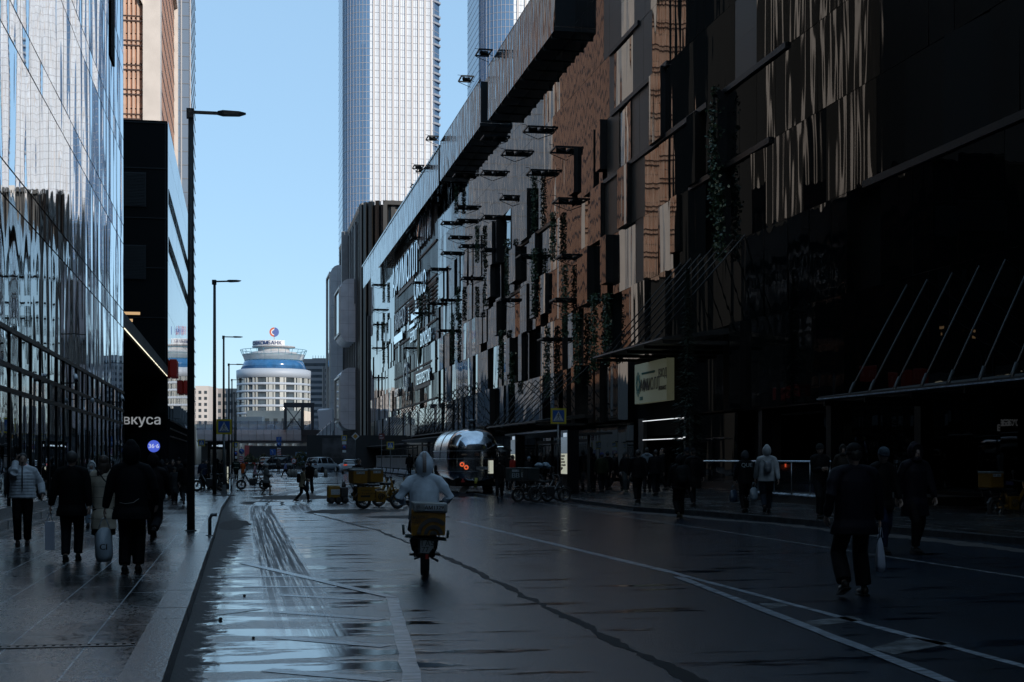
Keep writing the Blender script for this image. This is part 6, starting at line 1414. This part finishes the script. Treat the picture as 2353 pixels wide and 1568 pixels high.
t, W, A, TT, M = person('woman in beige coat and dark beanie striding to the right with black backpack', 694, 1153.5, 1072, -PI/2+.15, 0, top=(.26, .20, .13), legs=BK2, hat=(.03, .028, .026), hem=.74, stride=.62, lift=.04, pose={'R': (.06, .30, 1.15), 'L': (-.06, .30, 1.12)}, hair='dark', lean=.12, vox=.02)
pack('small black backpack on the woman in the beige coat', M, TT, cloth(BK1), .8, .2, -PI/2+.15)
person('person in black hooded jacket and wide dark jeans beside the beige coat', 712, 1134, 1060, PI-.3, 0, top=BK1, legs=(.02, .028, .035), hood=BK2, hem=.84, stride=.5, loose=.03, vox=.022)
t, W, A, TT, M = person('man in black jacket looking back as he crosses to the right of the yellow robot', 824, 1149, 1050, -PI/2+.25, 0, top=BK2, legs=(.03, .032, .025), shoes=(.45, .43, .40), hem=.80, stride=.72, lift=.10, hair='dark', headturn=-.75, hat=None, pose={'R': (.12, .32, 1.12), 'L': (-.05, .34, 1.12)}, lead=-1, vox=.018)
pack('black backpack on the man crossing by the yellow robot', M, TT, cloth(BK1), 1.0, .2, -PI/2+.25)
# ---- right hand crowd ----
crowd([
 ('person in grey brown knee length padded coat standing at the right of the trailer', 1129, 1132, 1045, .5, 0, F(top=(.05, .046, .042), hem=.5, hair='dark', puff=True, vox=.02)),
 ('hooded person in black standing on the road right of the trailer', 1148, 1145.5, 1056, PI-.3, 0, F(top=BK1, hood=BK1, hem=.62)),
 ('tall person in black behind the hooded one by the trailer', 1153, 1128, 1035, 0, P, F(top=BK1)),
 ('person in dark checked jacket left of the red jacket', 1169, 1124, 1043, -.2, P, F(top=BK3)),
 ('man in bright red jacket in profile before the far lit advertising column', 1178, 1127, 1045, -PI/2+.3, P, F(top=(.30, .022, .012), legs=BK2, hair='dark', wide=1.1)),
 ('person in pale cap looking down at a phone behind the dark bikes', 1215, 1127, 1049, PI, P, F(top=BK2, hat=(.20, .23, .27), nod=.6, pose={'R': (.06, .30, 1.15), 'L': (-.06, .30, 1.15)})),
 ('tall person in black directly behind the one in the pale cap', 1222, 1119, 1034, PI, P, F(top=BK1)),
 ('person with dark hair behind the fair haired one under the shelter', 1243, 1116, 1038, PI/2, P, F(top=BK2, hair='brown')),
 ('fair haired person with pale scarf seen from behind under the shelter', 1250, 1126, 1047, .1, P, F(top=BK1, hair='fair', scarf=(.16, .13, .12))),
 ('woman in grey beanie and pale pink jacket facing the viewer under the shelter', 1267, 1122, 1036, PI, P, F(top=(.22, .17, .16), hat=(.06, .065, .07), hair='brown', long=True)),
 ('person in grey cap right of the near advertising column', 1340, 1127, 1035, .3, P, F(top=BK2, hat=(.10, .12, .11))),
 ('tall person in black hood right of the near advertising column', 1357, 1123, 1029, 0, P, F(top=BK1, hood=BK1)),
 ('person in dark blue beanie right of the near advertising column', 1364, 1129, 1042, 0, P, F(top=BK2, hat=(.015, .02, .07))),
 ('person in purple beanie and dark olive jacket walking away', 1383, 1132, 1040, 0, P, F(top=(.014, .018, .008), hat=(.035, .04, .13), wide=1.15)),
 ('person in grey beanie and black jacket beside the purple beanie', 1396, 1127, 1037, 0, P, F(top=BK1, hat=(.07, .08, .085))),
 ('person in dark jacket in profile left of the hooded girl', 1414, 1125, 1036, -PI/2, P, F(top=BK1, hair='dark', stride=.6)),
 ('man in dark jacket walking away at the middle of the right pavement', 1466, 1155, 1033, 0, P, F(top=BK1, legs=BK1, hair='dark', wide=1.2, vox=.018)),
 ('person in white hooded jacket beside the strip lights', 1487, 1131, 1028, -.4, P, F(top=(.20, .21, .22), hair='dark', scarf=(.28, .29, .30), hem=.7)),
 ('person in black padded jacket seen from behind, right of the white jacket', 1507, 1139, 1033, 0, P, F(top=BK2, puff=True, wide=1.2, vox=.018)),
 ('woman with beige scarf in profile below the strip lights', 1522, 1127, 1029, PI/2, P, F(top=BK1, scarf=(.25, .17, .12), hair='brown')),
 ('person in dark cap among the crowd left of the railing', 1579, 1143, 1029, .4, P, F(top=BK1, hat=(.02, .03, .04))),
 ('person in long dark coat with thick scarf at the left end of the railing', 1594, 1163, 1030, .2, P, F(top=BK1, hem=.55, hat=BK1, scarf=(.03, .028, .028), wide=1.15, vox=.018)),
 ('person in grey beanie standing face on, behind the railing on the right', 1884, 1192, 1019, PI, P, F(top=BK2, legs=BK3, hat=(.03, .03, .028), pose={'R': (.07, .28, 1.18), 'L': (-.07, .28, 1.18)}, vox=.016)),
 ('woman with headscarf behind the big man on the right', 1937, 1165, 1023, PI-.3, P, F(top=(.03, .025, .02), hood=(.05, .045, .04), scarf=(.05, .045, .045))),
 ('person in pale blue beanie and blue jeans looking down, right of the big man', 2026, 1272, 1026, PI+.2, 0, F(top=BK1, legs=(.010, .018, .042), hat=(.07, .085, .10), nod=.7, hem=.72, vox=.015)),
 ('person in dark hooded coat facing the viewer at the far right', 2102, 1271, 1020, PI+.1, 0, F(top=(.004, .004, .008), legs=BK1, hood=(.008, .006, .010), hem=.6, wide=1.1, vox=.015)),
])
t, W, A, TT, M = person('girl in dark hood with grey trousers facing the viewer, hand raised to her face', 1438, 1131, 1039, PI, P, top=BK2, legs=(.06, .06, .06), shoes=(.2, .17, .12), hood=(.07, .065, .06), hair='brown', pose={'L': (-.10, .22, 1.50), 'Lb': (-.8, .2, -1), 'Ld': (.1, .2, 1)}, loose=.02, vox=.018)
bag('crumpled white bag hanging from the forearm of the hooded girl', W((-.16, .24, 1.50)), 0, .2, .24, mat('bag_shiny', (.30, .33, .35), .25, bump=(10, .9)), .05)
x, y = gd(1282, 63.5); t, W, A, TT, M = person('woman in black with a white handbag beside the large crossing sign pole', 1283, 1126, 1045, PI+.4, P, top=BK1, hair='dark', long=True, hem=.6, pose={'L': (-.30, .14, .95)})
hb_ = carry('handbag', 'white handbag with thin curved strap beside the crossing sign pole', 'bag', gd(1300, 61.9)+(.98,), 0, 'bags carried by walkers'); b = MB(); b.loft([ering((0, 0, z), w_, .06, 14) for z, w_ in ((0, .12), (.02, .2), (.16, .19), (.22, .15))]); b.build('body', mat('bag_leather', (.34, .35, .37), .35), hb_, smooth=True); b = MB(); b.tube([(-.17, 0, .18), (-.12, 0, .36), (.05, 0, .40), (.15, 0, .2)], .008, 5); b.build('strap', DYD, hb_)
t, W, A, TT, M = person('person with a dark backpack and pale soled shoes stepping off the kerb, walking away', 1562, 1192, 1046, -.05, 0, top=BK2, legs=BK1, shoes=(.07, .055, .035), hem=.82, hood=BK2, stride=.34, lift=.06, wide=1.15, vox=.015, loose=.02)
pack('large dark grey backpack on the person stepping off the kerb', M, TT, cloth((.012, .014, .015)), 1.15, .22, -.05)
t, W, A, TT, M = person('person in black jacket with white letters on the back, left of the white fleece', 1712, 1177, 1037, -.1, P, top=BK2, legs=BK1, hood=(.05, .05, .055), hem=.82, stride=.35, vox=.016, wide=1.05)
text('QUE', .16, (0, -.205, 1.33), (1, 0, 0), mat('dim_letters', (0, 0, 0)), 'back_lettering', t)
bag('crumpled dark blue bag carried beside the white fleece jacket', W((-.33, .05, .78)), .2, .26, .36, mat('bag_blue', (.03, .05, .08), .3, bump=(9, .9)), .07)
t, W, A, TT, M = person('person in fluffy white hooded jacket with small white backpack walking away before the railing', 1762, 1180, 1023, -.25, P, top=(.55, .52, .50), legs=(.02, .026, .035), shoes=BK3, hood=(.55, .52, .50), hem=.83, stride=.5, lift=.08, wide=1.12, vox=.015)
pack('small white backpack on the fluffy white jacket', M, TT, mat('pack_white', (.22, .22, .23), .4), .72, .21, -.25)
bag('crumpled white plastic bag carried by the person in the fluffy white jacket', W((-.33, .05, .80)), .2, .24, .38, mat('bag_shiny', (0, 0, 0)), .08)
t, W, A, TT, M = person('big man in black walking away across the road on the right, left foot lifted', 1963, 1372, 1019, -.04, 0, top=(.004, .004, .008), legs=BK1, shoes=(.008, .007, .006), hem=.72, stride=.26, lift=.08, lead=1, spread=.17, wide=1.30, hat=BK1, vox=.014, loose=.02, pose={'R': (.33, .05, .88), 'L': (-.33, .0, .95)})
bag('white plastic bag hanging beside the right leg of the big man in black', W((.34, .06, .80)), .9, .24, .42, mat('bag_white', (0, 0, 0)), .04)
# ---- the rider ----
t, W, A, TT, M = person('rider in pale blue grey hooded jacket seen from behind on the ridden bike', loc=(RX, RY, 0), h=1.76, rz=R(-6), hs=1.18, top=(.76, .79, .84), legs=BK1, shoes=BK2, hem=.80, wide=1.16, hood=(.76, .79, .84), lean=.10, vox=.013, grp=None,
    seat={'hip': (0, .20, .86), 'foot': (.11, .24, .36), 'knee': .18}, pose={'L': (-.29, .42, 1.04), 'R': (.29, .42, 1.04), 'Lb': (-.6, -.3, -1), 'Rb': (.6, -.3, -1), 'Ld': (.2, 1, 0), 'Rd': (-.2, 1, 0), 'Ln': (0, 0, -1), 'Rn': (0, 0, -1)})
q = MB(); n = 9; hcx = TT(.705)
for i in range(n):
    a0 = R(-35+i*14); a1 = R(-35+(i+1)*14)
    q.v([(sx*.026, hcx.y-.04-(.142)*math.cos(a), hcx.z+.02+.19*math.sin(a)) for a in (a0, a1) for sx in ((-1, 1) if a == a0 else (1, -1))], [(0, 1, 2, 3)])
q.xf(Matrix.Diagonal((1.76/1.77,)*3+(1,))); q.build('reflective_stripe', mat('stripe_tan', (.23, .18, .16), .5), t, fix=False)
# bikes with number labels in the dark at the far right
ebike('yellow delivery bike in the dark at the right edge of the pavement', gpz(2325, 1190), R(-80), 'yellow', 'dim yellow box with a number label at the right edge', None, 'АК 1511', False)
